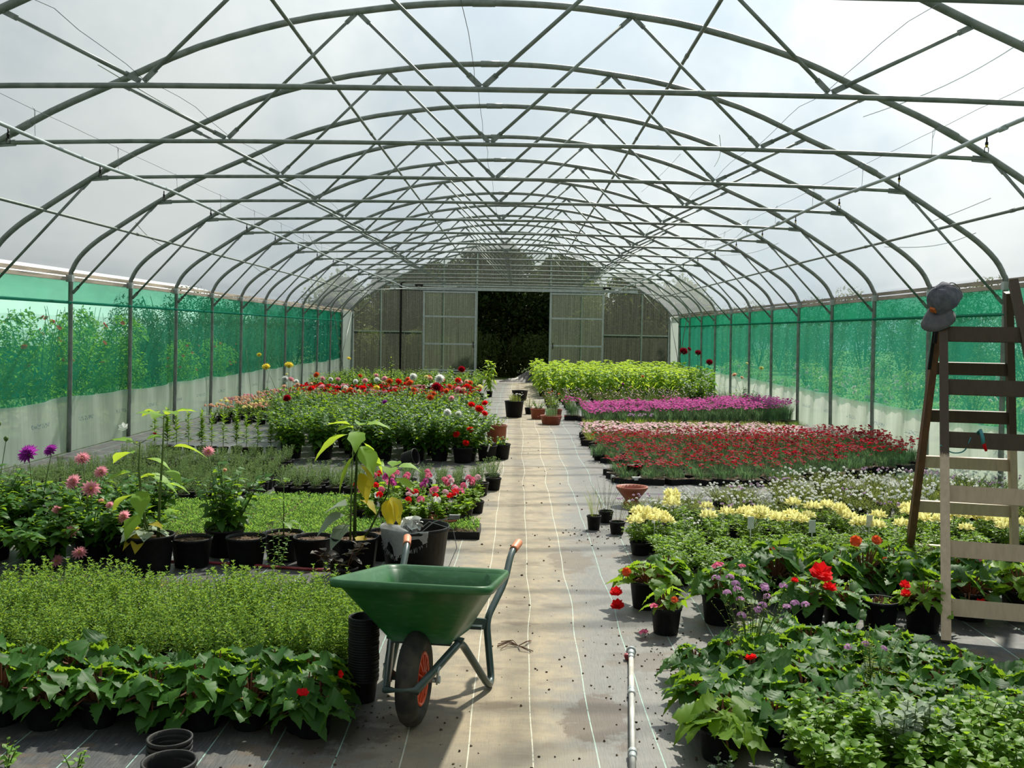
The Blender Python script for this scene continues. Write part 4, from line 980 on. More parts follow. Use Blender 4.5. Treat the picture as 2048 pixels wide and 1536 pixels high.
def keepf(x, y): return x > 1.0+.0*(5-y) and not (y > 4.75 and x < 1.25) and not (y > 5.0 and x < 1.5)
bed('potted_begonia', 'broad-leaved begonia', 'begonia', 'foreground bed by the pole, ', [1.10+.21*i for i in range(9)], (4.02, 4.24, 4.46, 4.68, 4.90), fgl+lob, 'begonias in the foreground bed', 'the pole', keep=lambda x, y: x < 1.25+(5.9-y)*1.05 and not (y > 4.8 and x < 1.3), jit=.03, scj=.15)
for i, (x, y, lb) in enumerate(((1.92, 4.98, 'broad-leaved begonia with cupped leaves nearest the ladder foot'), (1.62, 5.10, 'broad-leaved begonia at the rear tip of the foreground bed'), (2.18, 4.80, 'broad-leaved begonia on the ladder side of the bed edge'))):
    plant('potted_begonia', lb, 'begonia', x, y, i*2., fgl[i], None, 1.05)
t = plant('potted_begonia', 'lime-tipped begonia in a black pot at the path corner of the foreground bed', 'begonia', 1.07, 3.86, 1, [('pot', P17), ('soil', S17), ('foliage', begonia(720, .10, .13, .15, 34, .095, 'fresh', 'lobe'))])
link('flower', red1, bpy.data.objects['potted_begonia.027'] if bpy.data.objects.get('potted_begonia.027') else t, (.0, -.05, .27), None, .8)
# mint like plants right at the front
P11, S11 = potset(.055, .09)
mint = [[('pot', P11), ('foliage', bush(730+i, .07, .22, .12, 8, 8, .055, .024, 'ov', 'fresh', tilt=.35, droop=.35, r0=.03, whorl=2, topsmall=.3))] for i in range(3)]
mint.append([('pot', P11), ('foliage', bush(735, .07, .23, .10, 7, 9, .05, .017, 'ov', 'greyleaf', tilt=.4, droop=.2, r0=.03, whorl=2, topsmall=.3))])
bed('potted_sage', 'bright oval-leaved young plant', 'young plant', 'nearest part of the foreground bed, ', [1.36+.135*i for i in range(8)], (3.42, 3.56, 3.70, 3.84), mint[:3], 'oval-leaved plants nearest the camera', 'the pole', keep=lambda x, y: x < 1.3+(y-2.6)*1.0, jit=.015)
for i, (x, y, lb) in enumerate(((1.62, 3.60, 'silvery oval-leaved plant standing above its bright neighbours'), (1.74, 3.64, 'silvery oval-leaved plant right beside the taller silvery one'))):
    plant('potted_sage', lb, 'young plant', x+.06, y, i*2., mint[3], None, 1.22-.1*i)
for i, (x, lb) in enumerate(((1.0, 'yellow marigold head at the frame edge beside the foreground bed'),)): pass
t = plant('weed', 'sprig of small pale leaves at the front corner near the pole', 'weed', 1.03, 3.68, 0, [('foliage', bush(741, 0, .10, .06, 4, 6, .04, .015, 'ov', 'greyleaf', r0=.02))])
plant('weed', 'sprig of small pale leaves between the marked stripe and the foreground bed', 'weed', 1.24, 3.67, 0, [('foliage', bush(742, 0, .10, .06, 4, 6, .04, .015, 'ov', 'greyleaf', r0=.02))])
plant('weed', 'small seedling on the dark ground left of the pot stacks', 'weed', -1.62, 3.62, 0, [('foliage', bush(743, 0, .12, .07, 4, 6, .045, .018, 'ov', 'feath', r0=.02))])
plant('weed', 'smaller seedling between the pot stacks and the dark bed', 'weed', -1.36, 3.62, 1, [('foliage', bush(744, 0, .10, .06, 3, 6, .04, .016, 'ov', 'feath', r0=.02))])
# wispy plant with mauve heads
w1 = [('pot', P17), ('soil', S17), ('foliage', bush(750, .11, .40, .22, 18, 13, .035, .008, 'tiny', 'olive', sr=.002, tilt=.5, droop=.2, r0=.05)), ('blossoms', clusters(751, .1, .38, .24, 16, .022, 'f_lilac', 16, .008, .6))]
plant('potted_scabious', 'wispy plant with lilac flower heads at the tip of the foreground bed', 'flowering plant', 1.42, 4.86, 0, w1, None, (1.15, 1.15, 1.0))
plant('potted_scabious', 'wispy plant with few lilac heads between the broad-leaved begonias', 'flowering plant', 1.86, 4.42, 2, [('pot', P17), ('foliage', bush(753, .1, .3, .2, 12, 12, .035, .009, 'tiny', 'olive', sr=.002, tilt=.5)), ('blossoms', clusters(754, .08, .26, .16, 3, .02, 'f_lilac', 14, .008, .7))])

# begonia row
P20, S20 = potset(.105, .17)
def bgp(i, H=.30, R=.2, n=24, L=.15, m='bego', sh='lobe', pot=None): return [('pot', (pot or P20)), ('soil', S20 if not pot else S13), ('foliage', begonia(800+i, .14 if not pot else .1, H*.56, R, int(n*1.6), L*.72, m, sh))]
def fls(t, lst):
    for x, y, z, me, s in lst:
        z = z if z < .14 else .14+(z-.14)*.62
        p = Matrix.Rotation(-t.rotation_euler.z, 3, 'Z') @ V((x, y, z)); link('flower', me, t, p, (RN.uniform(-.3, .3), RN.uniform(-.3, .3), -t.rotation_euler.z), s)
row = [
 (1.06, 6.02, bgp(0, .26, .2, 26, .13, 'fresh'), 'light green begonia leaning over the path with orange-red flowers', [(-.20, -.16, .12, red1, 1.0), (-.19, -.16, .0+.04, red1, 1.1), (-.14, -.1, .3, org1, .7)]),
 (1.22, 6.30, bgp(1, .22, .15, 20, .12), 'dark potted begonia just behind the light green leaning one', []),
 (1.44, 5.72, bgp(2, .34, .22, 24, .15), 'begonia with drooping leaves and a pink bud on top', [(-.03, -.03, .50, pk1, 1.2), (.12, -.02, .48, pk1, .7), (.02, -.12, .2, org1, .5)]),
 (1.62, 6.10, bgp(3, .30, .22, 24, .15), 'spreading dark begonia behind the pink-budded one', []),
 (1.90, 5.60, bgp(4, .30, .2, 22, .14), 'begonia with one large open scarlet flower', [(.06, -.06, .44, red1, 1.7), (.10, -.10, .33, red1, 1.1), (-.08, -.05, .38, red1, .6)]),
 (1.90, 6.25, bgp(5, .42, .22, 24, .16), 'tall begonia raising a lime leaf behind the scarlet flower', [(-.05, -.08, .45, red1, .5)]),
 (2.12, 5.66, bgp(6, .24, .18, 18, .14), 'dark begonia whose leaves hang low over its pot', []),
 (2.22, 6.15, bgp(7, .40, .22, 26, .16), 'begonia with a big round leaf standing upright', []),
 (2.44, 6.22, bgp(8, .46, .2, 24, .14), 'begonia with salmon buds beside the rear ladder foot', [(-.08, -.05, .56, org1, .9), (.06, -.02, .56, org1, .8), (.12, -.02, .36, org1, .5)]),
 (2.34, 5.66, bgp(9, .05, .10, 8, .07, 'fresh', 'heart'), 'cut-back begonia with only a few small leaves in its pot', []),
 (2.58, 5.64, bgp(10, .26, .2, 26, .11, 'fresh', 'lobe'), 'light green begonia with red buds right beside the front ladder foot', [(-.13, -.05, .34, red1, .8), (-.12, -.05, .26, red1, .8), (.05, -.05, .4, pk1, .4)]),
 (2.66, 6.1, bgp(11, .36, .22, 24, .15), 'begonia with silvery lobed leaves behind the front ladder stile', []),
 (2.96, 5.9, bgp(12, .30, .22, 24, .14), 'begonia seen through the lowest ladder rungs', [(.0, -.15, .1, red1, 1.3), (.07, -.15, .1, red1, 1.2), (.2, -.1, .05, pk1, .8)]),
 (3.05, 6.3, bgp(13, .38, .22, 26, .14), 'begonia with pink buds behind the ladder rungs', [(.1, -.1, .42, pk1, .9), (.05, -.1, .36, org1, .6)]),
 (3.28, 5.95, bgp(14, .34, .22, 26, .14, 'fresh'), 'light green begonia at the frame edge beyond the ladder', [(.0, -.1, .42, red1, .8), (.05, -.1, .34, red1, .7), (-.02, -.1, .28, pk1, .7)]),
 (3.45, 6.3, bgp(15, .38, .22, 26, .14), 'dark begonia farthest beyond the ladder', [(-.1, 0, .45, red1, .6)]),
 (2.0, 6.55, bgp(16, .3, .2, 22, .13), 'begonia hidden in the second row behind the scarlet flower', []),
 (2.75, 6.55, bgp(17, .3, .2, 22, .13), 'begonia between the front and the rear ladder legs', [])]
for i, (x, y, parts, lb, fs) in enumerate(row):
    t = plant('potted_begonia', lb, 'begonia', x, y, i*1.3, parts); fls(t, fs)
t = plant('potted_begonia', 'small potted begonia standing alone in front of the begonia row', 'begonia', 1.10, 5.50, .3, [('pot', pot_mesh(.085, .15)), ('soil', S17, (0, 0, .025)), ('foliage', begonia(840, .13, .14, .13, 16, .075, 'fresh', 'heart'))])
fls(t, [(-.08, -.08, .22, pk1, .8), (-.14, -.1, .05, pk1, .9), (.03, -.08, .25, org1, .5)])
# two plain pots with drying plants by the path
plant('plant_pot', 'small square-rimmed black pot of thin dry stalks at the path edge', 'pot', .92, 8.42, 0, [('pot', pot_mesh(.06, .12)), ('stalks', blades(900, .1, .3, .16, 26, .0016, 'olive', .03))])
plant('plant_pot', 'low black pot tipped beside the thin dry stalks', 'pot', 1.10, 8.25, 0, [('pot', P13), ('foliage', bush(901, .08, .3, .12, 9, 8, .02, .006, 'tiny', 'olive', sr=.0012))])
plant('potted_candytuft', 'airy dry plant behind the small square-rimmed pot', 'flowering plant', 1.05, 8.75, 0, [('pot', P13), ('foliage', bush(902, .08, .4, .18, 16, 10, .022, .005, 'tiny', 'olive', sr=.0012))])
mb = MB(); mb.lathe([(0, .0), (.075, 0), (.08, .03), (.06, .05), (.14, .15), (.155, .17), (.155, .185), (.145, .185), (.13, .15), (.055, .06), (0, .06)], 24)
t = thing('bowl_planter', 'wide empty terracotta bowl on a foot beside the path', 'planter', (1.38, 9.66, 0)); obj('bowl', mb, M['terra'], t)

# alstroemerias: yellow heads, then leafy rows in front
def alst(seed, heads_, H=.13):
    rnd = random.Random(seed); parts = [('pot', P15), ('foliage', bush(seed, .1, H, .15, 15, 15, .06, .012, 'lance', 'fresh', sr=.003, tilt=.35, droop=.35, r0=.06, topsmall=.2, jitter=False, rosette=6))]
    if heads_:
        mb = MB()
        for i in range(heads_):
            a = rnd.uniform(0, 6.3); q = .10*sqrt(rnd.random()); c = V((cos(a)*q, sin(a)*q, .1+H+rnd.uniform(.0, .06))); mb.tube([(c.x*.4, c.y*.4, .2), c], .003, 4, 1)
            for j in range(6):
                b = 6.28*j/6; d = V((cos(b)*.8, sin(b)*.8, .7)).normalized(); e = c+d*.035; mb.tube([c, e], .0015, 3, 1, cap=False)
                mb.petals(e, d, .040, 6, .34, .95, 0, rnd)
        parts.append(('blossoms', mb.mesh('blossoms', [M['f_yellow'], M['stem']])))
    return parts
al = [alst(920+i, i+1) for i in range(4)]; an = [alst(930+i, 0, .10+.02*i) for i in range(3)]
K = lambda x, y: x < 1.0+(y-.5)*.52
bed('potted_alstroemeria', 'yellow-flowered leafy lily', 'flowering plant', 'yellow bed, ', [1.28+.27*i for i in range(12)], (7.55, 7.85, 8.15), al+an[:1], 'yellow-flowered plants', 'the path', jit=.05, keep=lambda x, y: K(x, y) and not (y > 8.0 and x < 1.5))
bed('potted_alstroemeria', 'leafy lily without flowers', 'leafy plant', 'green rows before the yellow bed, ', [1.32+.25*i for i in range(10)], (6.62, 6.84, 7.06, 7.28), an, 'leafy plants in front of the yellow bed', 'the path', jit=.04, keep=lambda x, y: K(x, y+.3))
plant('plant_pot', 'black pot with a white-flowered sprig among the yellow flowers', 'pot', 1.62, 7.62, 0, [('pot', P17), ('foliage', bush(940, .1, .15, .1, 7, 8, .03, .01, 'tiny', 'feath')), ('blossoms', clusters(941, .1, .15, .08, 6, .01, 'f_white', 6))])
t = plant('potted_alstroemeria', 'yellow-flowered leafy lily at the path corner with an upright white tag', 'flowering plant', 1.20, 7.48, 1., al[2]); link('plant_tag', tg, t, (.02, -.1, .2), (0, 0, .3))
for i, (x, y, lb) in enumerate(((1.98, 7.30, 'in front of the yellow heads nearest the path'), (2.9, 7.45, 'in front of the yellow heads near the ladder'), (2.4, 7.2, 'in the leafy rows'))):
    mb = MB(); mb.box((0, 0, .17), (.05, .003, .09)); mb.box((.0, 0, .06), (.008, .003, .16)); tag(obj('plant_label', mb, M['tag'], loc=(x, y, .12), rot=(0, 0, .2)), 'small clear-white plant label standing %s' % lb, 'plant label')

# candytuft, white and mauve
def candy(seed, cm, n=26, H=.15):
    return [('pot', P13), ('foliage', bush(seed, .08, H, .2, 30, 14, .032, .008, 'tiny', 'olive', sr=.0014, tilt=.6, droop=.15, r0=.05, topsmall=.3)), ('blossoms', clusters(seed+1, .08, H+.03, .2, n, .013, cm, 9, .0085, .75))]
cdy = [candy(950, 'f_white', 17), candy(953, 'f_white', 12), candy(956, 'f_white', 8), candy(959, 'f_mauve', 9)]
bed('potted_candytuft', 'white candytuft', 'flowering plant', 'white bed, ', [1.32+.3*i for i in range(14)], [8.55+.29*i for i in range(8)], cdy[:3]*2+cdy[3:], 'candytuft in the white bed', 'the path', jit=.07,
    keep=lambda x, y: K(x, y+.2) and y < 9.0+(x-1.3)*.85 and x < 5.2 and not (x < 1.6 and y > 9.2), hz=lambda x, y: .8+.12*min(3, max(0, x-1.5)))
# crimson pinks, with a tray edge
def pink(seed, cm, n, H=.15, fh=.25, r=.021, g='glau', R=.17, nb=150):
    return [('foliage', blades(seed, .03, H, R, nb, .0028, g, .12)), ('blossoms', blooms(seed+1, .02, fh, R*1.05, n, r, cm, hmin=.72, cup=.2, npet=5, w=.55))]
tr2 = MB(); tr2.box((0, 0, .04), (.27, .27, .08)); tr2.box((0, 0, .081), (.25, .25, .004), 1); tr2 = tr2.mesh('square_pot', [M['black'], M['soil']])
P14, _ = potset(.075, .08)
cr = [[('square_pot', tr2)]+[(a, b, (0, 0, .04)) for a, b in pink(1000+3*i, 'f_crimson', 17+4*i)] for i in range(4)]
front = lambda x: 11.05 if x < 3.0 else 11.05+(x-3.0)*.7
bed('dianthus_clump', 'crimson pink in a black tray pot', 'dianthus', 'crimson bed, ', [1.50+.275*i for i in range(15)], [11.15+.285*i for i in range(13)], cr, 'crimson pinks in the big bed', 'the path', jit=.02, keep=lambda x, y: y >= front(x)-.05 and y < 14.6 and not (x < 1.7 and 11.9 < y < 12.6) and x < 5.42, hz=lambda x, y: .72+.16*min(3.5, (x-1.4))*.6+.05*(y-11))
t = plant('plant_pot', 'black pot of crimson pinks standing apart at the path edge of the crimson bed', 'pot', 1.34, 13.1, 0, [('pot', P14)]+[(a, b, (0, 0, .03)) for a, b in pink(1030, 'f_crimson', 16)])
mb = MB(); mb.box((0, 0, .02), (.30, .42, .04)); mb.box((0, .12, .10), (.2, .012, .16), 0, Euler((.3, 0, .2)).to_matrix()); mb.box((-.06, -.16, .05), (.1, .06, .05), 1)
tag(obj('empty_tray', mb, [M['black'], M['tag']], loc=(1.62, 11.25, 0), rot=(0, 0, .2)), 'black empty tray with a white tag at the near corner of the crimson bed', 'tray')
mb = MB(); mb.box((0, 0, .03), (.1, .3, .05)); tag(obj('label_strip', mb, M['tag'], loc=(1.38, 11.45, 0), rot=(0, 0, .15)), 'white tray edge lying beside the empty black tray', 'tray')
pp = [[('square_pot', tr2)]+[(a, b, (0, 0, .03)) for a, b in pink(1040+3*i, 'f_palepink', 26, .11, .19, .022, 'olive')] for i in range(3)]
bed('dianthus_clump', 'pale pink dianthus', 'dianthus', 'pale pink bed behind the crimson one, ', [1.42+.275*i for i in range(15)], [14.85+.29*i for i in range(6)], pp, 'pale pinks in the low bed', 'the path', jit=.02)
mg = [[('square_pot', tr2)]+[(a, b, (0, 0, .05)) for a, b in pink(1060+3*i, 'f_magenta', 38, .25, .34, .023, 'glau', .18, 170)] for i in range(3)]
bed('dianthus_clump', 'magenta dianthus', 'dianthus', 'magenta bed, ', [1.62+.285*i for i in range(14)], [17.5+.3*i for i in range(7)], mg, 'magenta pinks in the far bed', 'the path', jit=.02, shear=.35, hz=lambda x, y: .92+.05*(x-1.5))
t = [[('foliage', blades(1080, .03, .2, .16, 120, .003, 'olive', .12))]]
bed('grass_clump', 'green unflowered dianthus', 'dianthus', 'strip before the magenta bed, ', [1.5+.3*i for i in range(13)], (16.75, 17.05), t, 'green strip before the magenta bed', 'the path', jit=.03, shear=.1)
ch = [('pot', P13), ('foliage', blades(1085, .08, .2, .1, 60, .003, 'fresh', .03)), ('blossoms', clusters(1086, .08, .24, .1, 6, .02, 'f_mauve', 14, .009))]
for i in range(3): plant('potted_chive', 'chive-like plant with round mauve heads before the magenta bed, %s from the path' % ORD[i+1], 'flowering plant', 2.15+.2*i, 16.9, i, ch, 'chives before the magenta bed')
# low olive-green bed
ol = [[('pot', P13), ('foliage', bush(1100+i, .08, .22+.04*i, .18, 18, 8, .035, .007, 'tiny', ('olive', 'feath', 'olive')[i], sr=.0015, r0=.06, tilt=.6)), ('blossoms', blooms(1105+i, .08, .3, .18, (5, 9, 3)[i], .014, ('f_mauve', 'f_palepink', 'f_white')[i]))] for i in range(3)]
bed('potted_aster', 'wispy olive-green plant', 'flowering plant', 'low olive bed, ', [1.0+.36*i for i in range(13)], [20.9+.38*i for i in range(9)], ol, 'wispy plants in the low olive bed', 'the path', jit=.06, shear=.3, keep=lambda x, y: y < 25.2 and x < 5.45)
dk = plant('potted_dahlia', 'tall dahlia with dark red heads rising from the low olive bed', 'dahlia', 4.25, 22.4, 0, dv[1], None, (.9, .9, 1.1)); add_heads(dk, [(-.3, 0, 1.05, 'darkred', 2.4), (.02, 0, 1.03, 'darkred', 1.9), (.28, 0, .86, 'darkred', 2.), (-.18, 0, 1.1, 'darkred', 1.2)], .6)
dk = plant('potted_dahlia', 'dahlia with peach and cream heads close to the netting', 'dahlia', 5.0, 20.8, 0, dv[2], None, .85); add_heads(dk, [(-.25, 0, .85, 'peach', 1.6), (-.1, 0, .80, 'peach', 1.2), (.3, 0, 1.0, 'cream', 1.5), (.0, 0, 1.1, 'cream', .8)], .5)
dk = plant('potted_dahlia', 'low dahlia with one purple and one orange head in the olive bed', 'dahlia', 2.7, 22.4, 0, dv[3], None, .45); add_heads(dk, [(-.1, -.1, .55, 'purple', 1.2), (.35, 0, .72, 'orange', 1.6), (.1, 0, .48, 'peach', 1.4)], .3)
# lime bed
lv = [[('pot', P17), ('foliage', bush(1120+i, .1, .72, .22, 5, 13, .21, .05, 'ov', 'lime', tilt=.1, droop=.55, first=.15, topsmall=.35, r0=.05, sr=.006, rosette=6, minh=.85))] for i in range(3)]
bed('lime_leaf_plant', 'tall lime-green leafy plant', 'leafy plant', 'lime bed, ', [.95+.42*i for i in range(12)], [25.6+.6*i for i in range(11)], lv, 'tall plants in the lime bed', 'the path', jit=.07, keep=lambda x, y: x < 5.45, scj=.08)
# odds at the path edge
t = plant('plant_pot', 'large black pot with small white flowers standing alone on the path', 'pot', .2, 19.6, 0, [('pot', pot_mesh(.19, .32)), ('foliage', blades(1140, .28, .2, .18, 90, .003, 'olive', .14)), ('blossoms', blooms(1141, .28, .2, .18, 18, .016, 'f_white'))])
plant('plant_pot', 'black pot farther up the path near the sheeting', 'pot', .32, 24.6, 0, [('pot', pot_mesh(.2, .24)), ('soil', S22)])
plant('terracotta_pot', 'terracotta pot with dark leaves and white edging on the path side', 'pot', .66, 19.3, 0, [('pot', pot_mesh(.15, .2, 18, 'terra')), ('foliage', bush(1145, .17, .22, .2, 10, 8, .06, .02, 'ov', 'dahl')), ('blossoms', clusters(1146, .17, .2, .15, 8, .015, 'f_white', 6))])
plant('terracotta_pot', 'terracotta bowl of grassy tufts with crimson flowers spilling over', 'pot', .88, 18.2, 0, [('pot', pot_mesh(.2, .16, 18, 'terra')), ('foliage', blades(1147, .14, .22, .2, 90, .003, 'glau', .14)), ('blossoms', blooms(1148, .02, .14, .3, 10, .02, 'f_crimson'))])
plant('terracotta_pot', 'terracotta pot of orange-flowered foliage behind the bowl', 'pot', 1.0, 19.5, 0, [('pot', pot_mesh(.14, .18, 18, 'terra')), ('foliage', bush(1149, .15, .35, .2, 12, 8, .07, .025, 'ov', 'fresh')), ('blossoms', blooms(1150, .15, .4, .15, 4, .03, 'f_orange'))])
plant('plant_pot', 'black pot of pale foliage beside the lone pot on the path', 'pot', .50, 20.4, 0, [('pot', P17), ('foliage', bush(1151, .1, .3, .2, 12, 8, .05, .014, 'ov', 'olive'))])
plant('dianthus_clump', 'magenta dianthus tuft at the path end of the magenta bed', 'dianthus', 1.32, 19.2, 0, mg[0], None, 1.1)

# ------------------------------------------------------------------ far left beds
fr = [[('pot', P15), ('foliage', bush(1200+i, .09, .2, .14, 9, 7, .05, .02, 'ov', 'fresh', droop=.4)), ('blossoms', clusters(1205+i, .09, .25, .14, 8, .022, c, 9, .018))] for i, c in enumerate(('f_red', 'f_crimson', 'f_red', 'f_dahliapink', 'f_peach', 'f_yellow'))]
bed('bedding_plant', 'red-flowered bedding plant', 'bedding plant', 'far red rows, ', [-.75-.31*i for i in range(14)], [20.8, 21.2, 21.8, 22.4, 23, 23.6, 24.2], fr[:3]+fr[:2]+[fr[3]], 'bedding plants in the far red rows', 'the path', jit=.05)
bed('bedding_plant', 'pink-flowered bedding plant', 'bedding plant', 'rows beside the skirt, ', [-5.0+.3*i for i in range(5)], [17.2+.4*i for i in range(10)], [fr[3], fr[4], fr[5], fr[4]], 'pink and cream bedding plants beside the skirt', 'the skirt', jit=.05)
gl = [[('pot', P17), ('foliage', bush(1220+i, .1, .45, .2, 9, 9, .12, .04, 'ov', 'fresh', droop=.45, tilt=.2))] for i in range(2)]
bed('leafy_pot_plant', 'mid-green leafy plant', 'leafy plant', 'rows before the sliding door, ', [-.9-.45*i for i in range(10)], [25.3, 26.1, 26.9, 27.7, 28.5, 29.4, 30.4, 31.4], gl, 'leafy plants before the sliding door', 'the path', jit=.06)
plant('leafy_pot_plant', 'tall light green leafy plant at the path edge in front of the doorway', 'leafy plant', -.45, 25.6, 0, lv[0], None, (.9, .9, 1.15))
t = plant('mullein_stalk', 'tall pale spike with few leaves in front of the end wall', 'spiky plant', -2.6, 22.6, 0, [('pot', P17), ('foliage', bush(1230, .1, 1.15, .03, 1, 16, .16, .035, 'ov', 'lime', sr=.02, first=.3, tilt=.3))])
t = plant('dead_stalk', 'thin dead stalks with one yellow dahlia head above the far dahlias', 'dead plant', -4.3, 17.6, 0, [('stalks', stalks([[(-.1, 0, 0), (-.15, 0, .7), (-.22, 0, 1.3)], [(.1, 0, 0), (.15, 0, .6), (.2, 0, .95)], [(.2, 0, 0), (.4, 0, .6), (.5, 0, 1.05)], [(0, 0, 0), (0, 0, .6), (.02, 0, 1.15)]]))])
link('flower', heads['yellow'], t, (.02, -.02, 1.18), (.8, 0, 0), 1.1); link('flower', heads['cream'], t, (.5, 0, .85), (.8, 0, 0), .6)
for i, (x, y) in enumerate(((-.62, 21.0), (-.60, 22.2))): plant('plant_pot', 'tall black pot at the path end of the far red rows, %s one' % ('nearer', 'farther')[i], 'pot', x, y, 0, [('pot', pot_mesh(.12, .3)), ('soil', S17, (0, 0, .15))])
mb = MB(); mb.quad((-5.5, 14.5, .006), (-4.6, 14.5, .006), (-4.2, 20.5, .006), (-5.4, 20.5, .006))

# ------------------------------------------------------------------ wheelbarrow
BO = V((-.158, 4.135, 0)); TH = radians(-7.5)
def wl(x, y, z):      # world point to barrow space
    d = Matrix.Rotation(-TH, 3, 'Z') @ (V((x, y, z))-BO); return d
wb = thing('wheelbarrow', 'green plastic wheelbarrow with one fat tyre standing on the path', 'wheelbarrow', BO, TH)
# tub
def ring(cs, z, rr, n=6):
    """rounded four-corner ring; cs = corners (x, y, z) front-left, front-right, back-right, back-left"""
    out = []
    for i in range(4):
        p = V(cs[i]); a = V(cs[i-1]); b = V(cs[(i+1) % 4]); da = (a-p).normalized(); db = (b-p).normalized()
        p0 = p+da*rr; p1 = p+db*rr
        for k in range(n+1):
            t = k/n; out.append(p0*(1-t)**2+p*(2*t*(1-t))+p1*t*t)
    return out
FL, FR, BR, BL = (-.297, -.21, .655), (.330, -.21, .655), (.290, .60, .525), (-.262, .60, .525)
b_ = [(-.13, .10, .325), (.125, .10, .325), (.15, .46, .285), (-.15, .46, .285)]
def lerp4(A, B, t): return [V(a).lerp(V(b), t) for a, b in zip(A, B)]
top_ = [FL, FR, BR, BL]
R0 = ring(top_, 0, .085); levels = []
grow = lambda c, k, dz: [V((p[0]*(1+k), p[1]+(k*.35 if p[1] > 0 else -k*.35), p[2]+dz)) for p in c]
seq = [(ring(grow(top_, .075, -.030), 0, .10)), (ring(grow(top_, .085, -.012), 0, .10)), (ring(grow(top_, .07, .002), 0, .095)), (ring(grow(top_, .02, .0), 0, .085)), (ring(grow(top_, .0, -.012), 0, .08))]
inner = [ring(lerp4(top_, b_, t), 0, .08*(1-t)+.035*t) for t in (.06, .35, .7, 1.)]
outer = [ring([V((p[0]*1.025, p[1]+(.008 if p[1] > .2 else -.008), p[2]-.006)) for p in lerp4(top_, b_, t)], 0, .08*(1-t)+.035*t) for t in (1., .7, .35, .06)]
mb = MB(); loops = inner[::-1]+seq[::-1]+outer[::-1]; nn = len(R0)
for L in loops: mb.v += [tuple(p) for p in L]
for i in range(len(loops)-1):
    for j in range(nn):
        j2 = (j+1) % nn; mb.f.append((i*nn+j, i*nn+j2, (i+1)*nn+j2, (i+1)*nn+j)); mb.m.append(0); mb.sm.append(True)
mb.f.append(tuple(range(nn))); mb.m.append(0); mb.sm.append(False)
k = (len(loops)-1)*nn; mb.f.append(tuple(k+j for j in range(nn))[::-1]); mb.m.append(0); mb.sm.append(False)
obj('tub', mb, M['tub'], wb)
# frame
def smooth_path(P, r=.05, n=5):
    P = [V(p) for p in P]; out = [P[0]]
    for i in range(1, len(P)-1):
        a, p, b = P[i-1], P[i], P[i+1]; ra = min(r, (a-p).length*.45); rb = min(r, (b-p).length*.45)
        p0 = p+(a-p).normalized()*ra; p1 = p+(b-p).normalized()*rb
        for k in range(n+1):
            t = k/n; out.append(p0*(1-t)**2+p*(2*t*(1-t))+p1*t*t)
    out.append(P[-1]); return out
mb = MB()
main = [(.0, -.235, .225), (.088, -.235, .228), (.150, .02, .262+.0), (.168, .20, .305), (.215, .48, .030)]
half = [(.085, -.235, .228), (.152, .215, .300), (.245, .45, .022), (.245, .53, .022), (.205, .60, .285), (.262, .80, .42), (.272, .95, .535), (.295, 1.06, .565)]
rt = smooth_path(half, .055); lt = [V((-p.x, p.y, p.z)) for p in rt]
mb.tube(lt[::-1][:-1]+[V((-.06, -.235, .228)), V((.06, -.235, .228))]+rt[1:], .0172, 10)
obj('frame', mb, M['frame_green'], wb)
for s in (-1, 1):
    mb = MB(); p = rt[-1]; q = rt[-2]; d = (p-q).normalized(); p = V((p.x*s, p.y, p.z)); d = V((d.x*s, d.y, d.z))
    mb.tube([p-d*.085, p-d*.07, p, p+d*.012], [.021, .0205, .0215, .016], 12); obj('handle_grip', mb, M['grip'], wb)
    mb = MB(); mb.bar((s*.20, .585, .27), (s*.10, .50, .30), .05, .02, (0, 0, 1)); mb.bar((s*.17, .20, .305), (s*.09, .20, .318), .04, .012, (0, 1, 0)); obj('bracket', mb, M['frame_green'], wb)
    mb = MB(); mb.bar((s*.075, -.0, .20), (s*.115, -.06, .262), .03, .008, (0, 1, 0)); mb.tube([(s*.055, 0, .195), (s*.10, 0, .195)], .012, 8); mb.bar((s*.098, 0, .185), (s*.11, -.04, .27), .028, .007, (0, 1, 0)); obj('axle_bracket', mb, M['frame_green'] if s < 0 else M['pale_steel'], wb)
mb = MB(); mb.bar((-.13, .13, .312), (.13, .13, .312), .04, .012, (0, 1, 0)); mb.bar((-.2, .5, .278), (.2, .5, .278), .03, .015, (0, 1, 0)); obj('cross_bar', mb, M['frame_green'], wb)
wh = link('wheel', None, wb, (0, 0, .197))
mb = MB(); ro = .197
prof = []
for i in range(25):
    t = 2*pi*i/24; x = .046*cos(t); r_ = .148+.048*sin(t)
    if sin(t) > .35: r_ += .0012*(1 if i % 2 else -1)
    prof.append((x, r_))
n = 56
for i, (x, r_) in enumerate(prof[:-1]):
    for j in range(n):
        a = 2*pi*j/n; mb.v.append((x, r_*cos(a), r_*sin(a)))
for i in range(24):
    for j in range(n):
        i2 = (i+1) % 24; j2 = (j+1) % n; mb.f.append((i*n+j, i*n+j2, i2*n+j2, i2*n+j)); mb.m.append(0); mb.sm.append(True)
obj('tyre', mb, M['tyre'], wh)
def xl(mb, prof, n=36, m=0):
    b = len(mb.v)
    for x, r_ in prof:
        for j in range(n): a = 2*pi*j/n; mb.v.append((x, r_*cos(a), r_*sin(a)))
    for i in range(len(prof)-1):
        for j in range(n): j2 = (j+1) % n; mb.f.append((b+i*n+j, b+i*n+j2, b+(i+1)*n+j2, b+(i+1)*n+j)); mb.m.append(m); mb.sm.append(False)
mb = MB(); xl(mb, [(.036, .112), (.040, .106), (.036, .098), (.0, .092), (-.036, .098), (-.040, .106), (-.036, .112)]); xl(mb, [(-.012, .093), (-.012, .03)]); xl(mb, [(.0, .093), (.0, .03)])
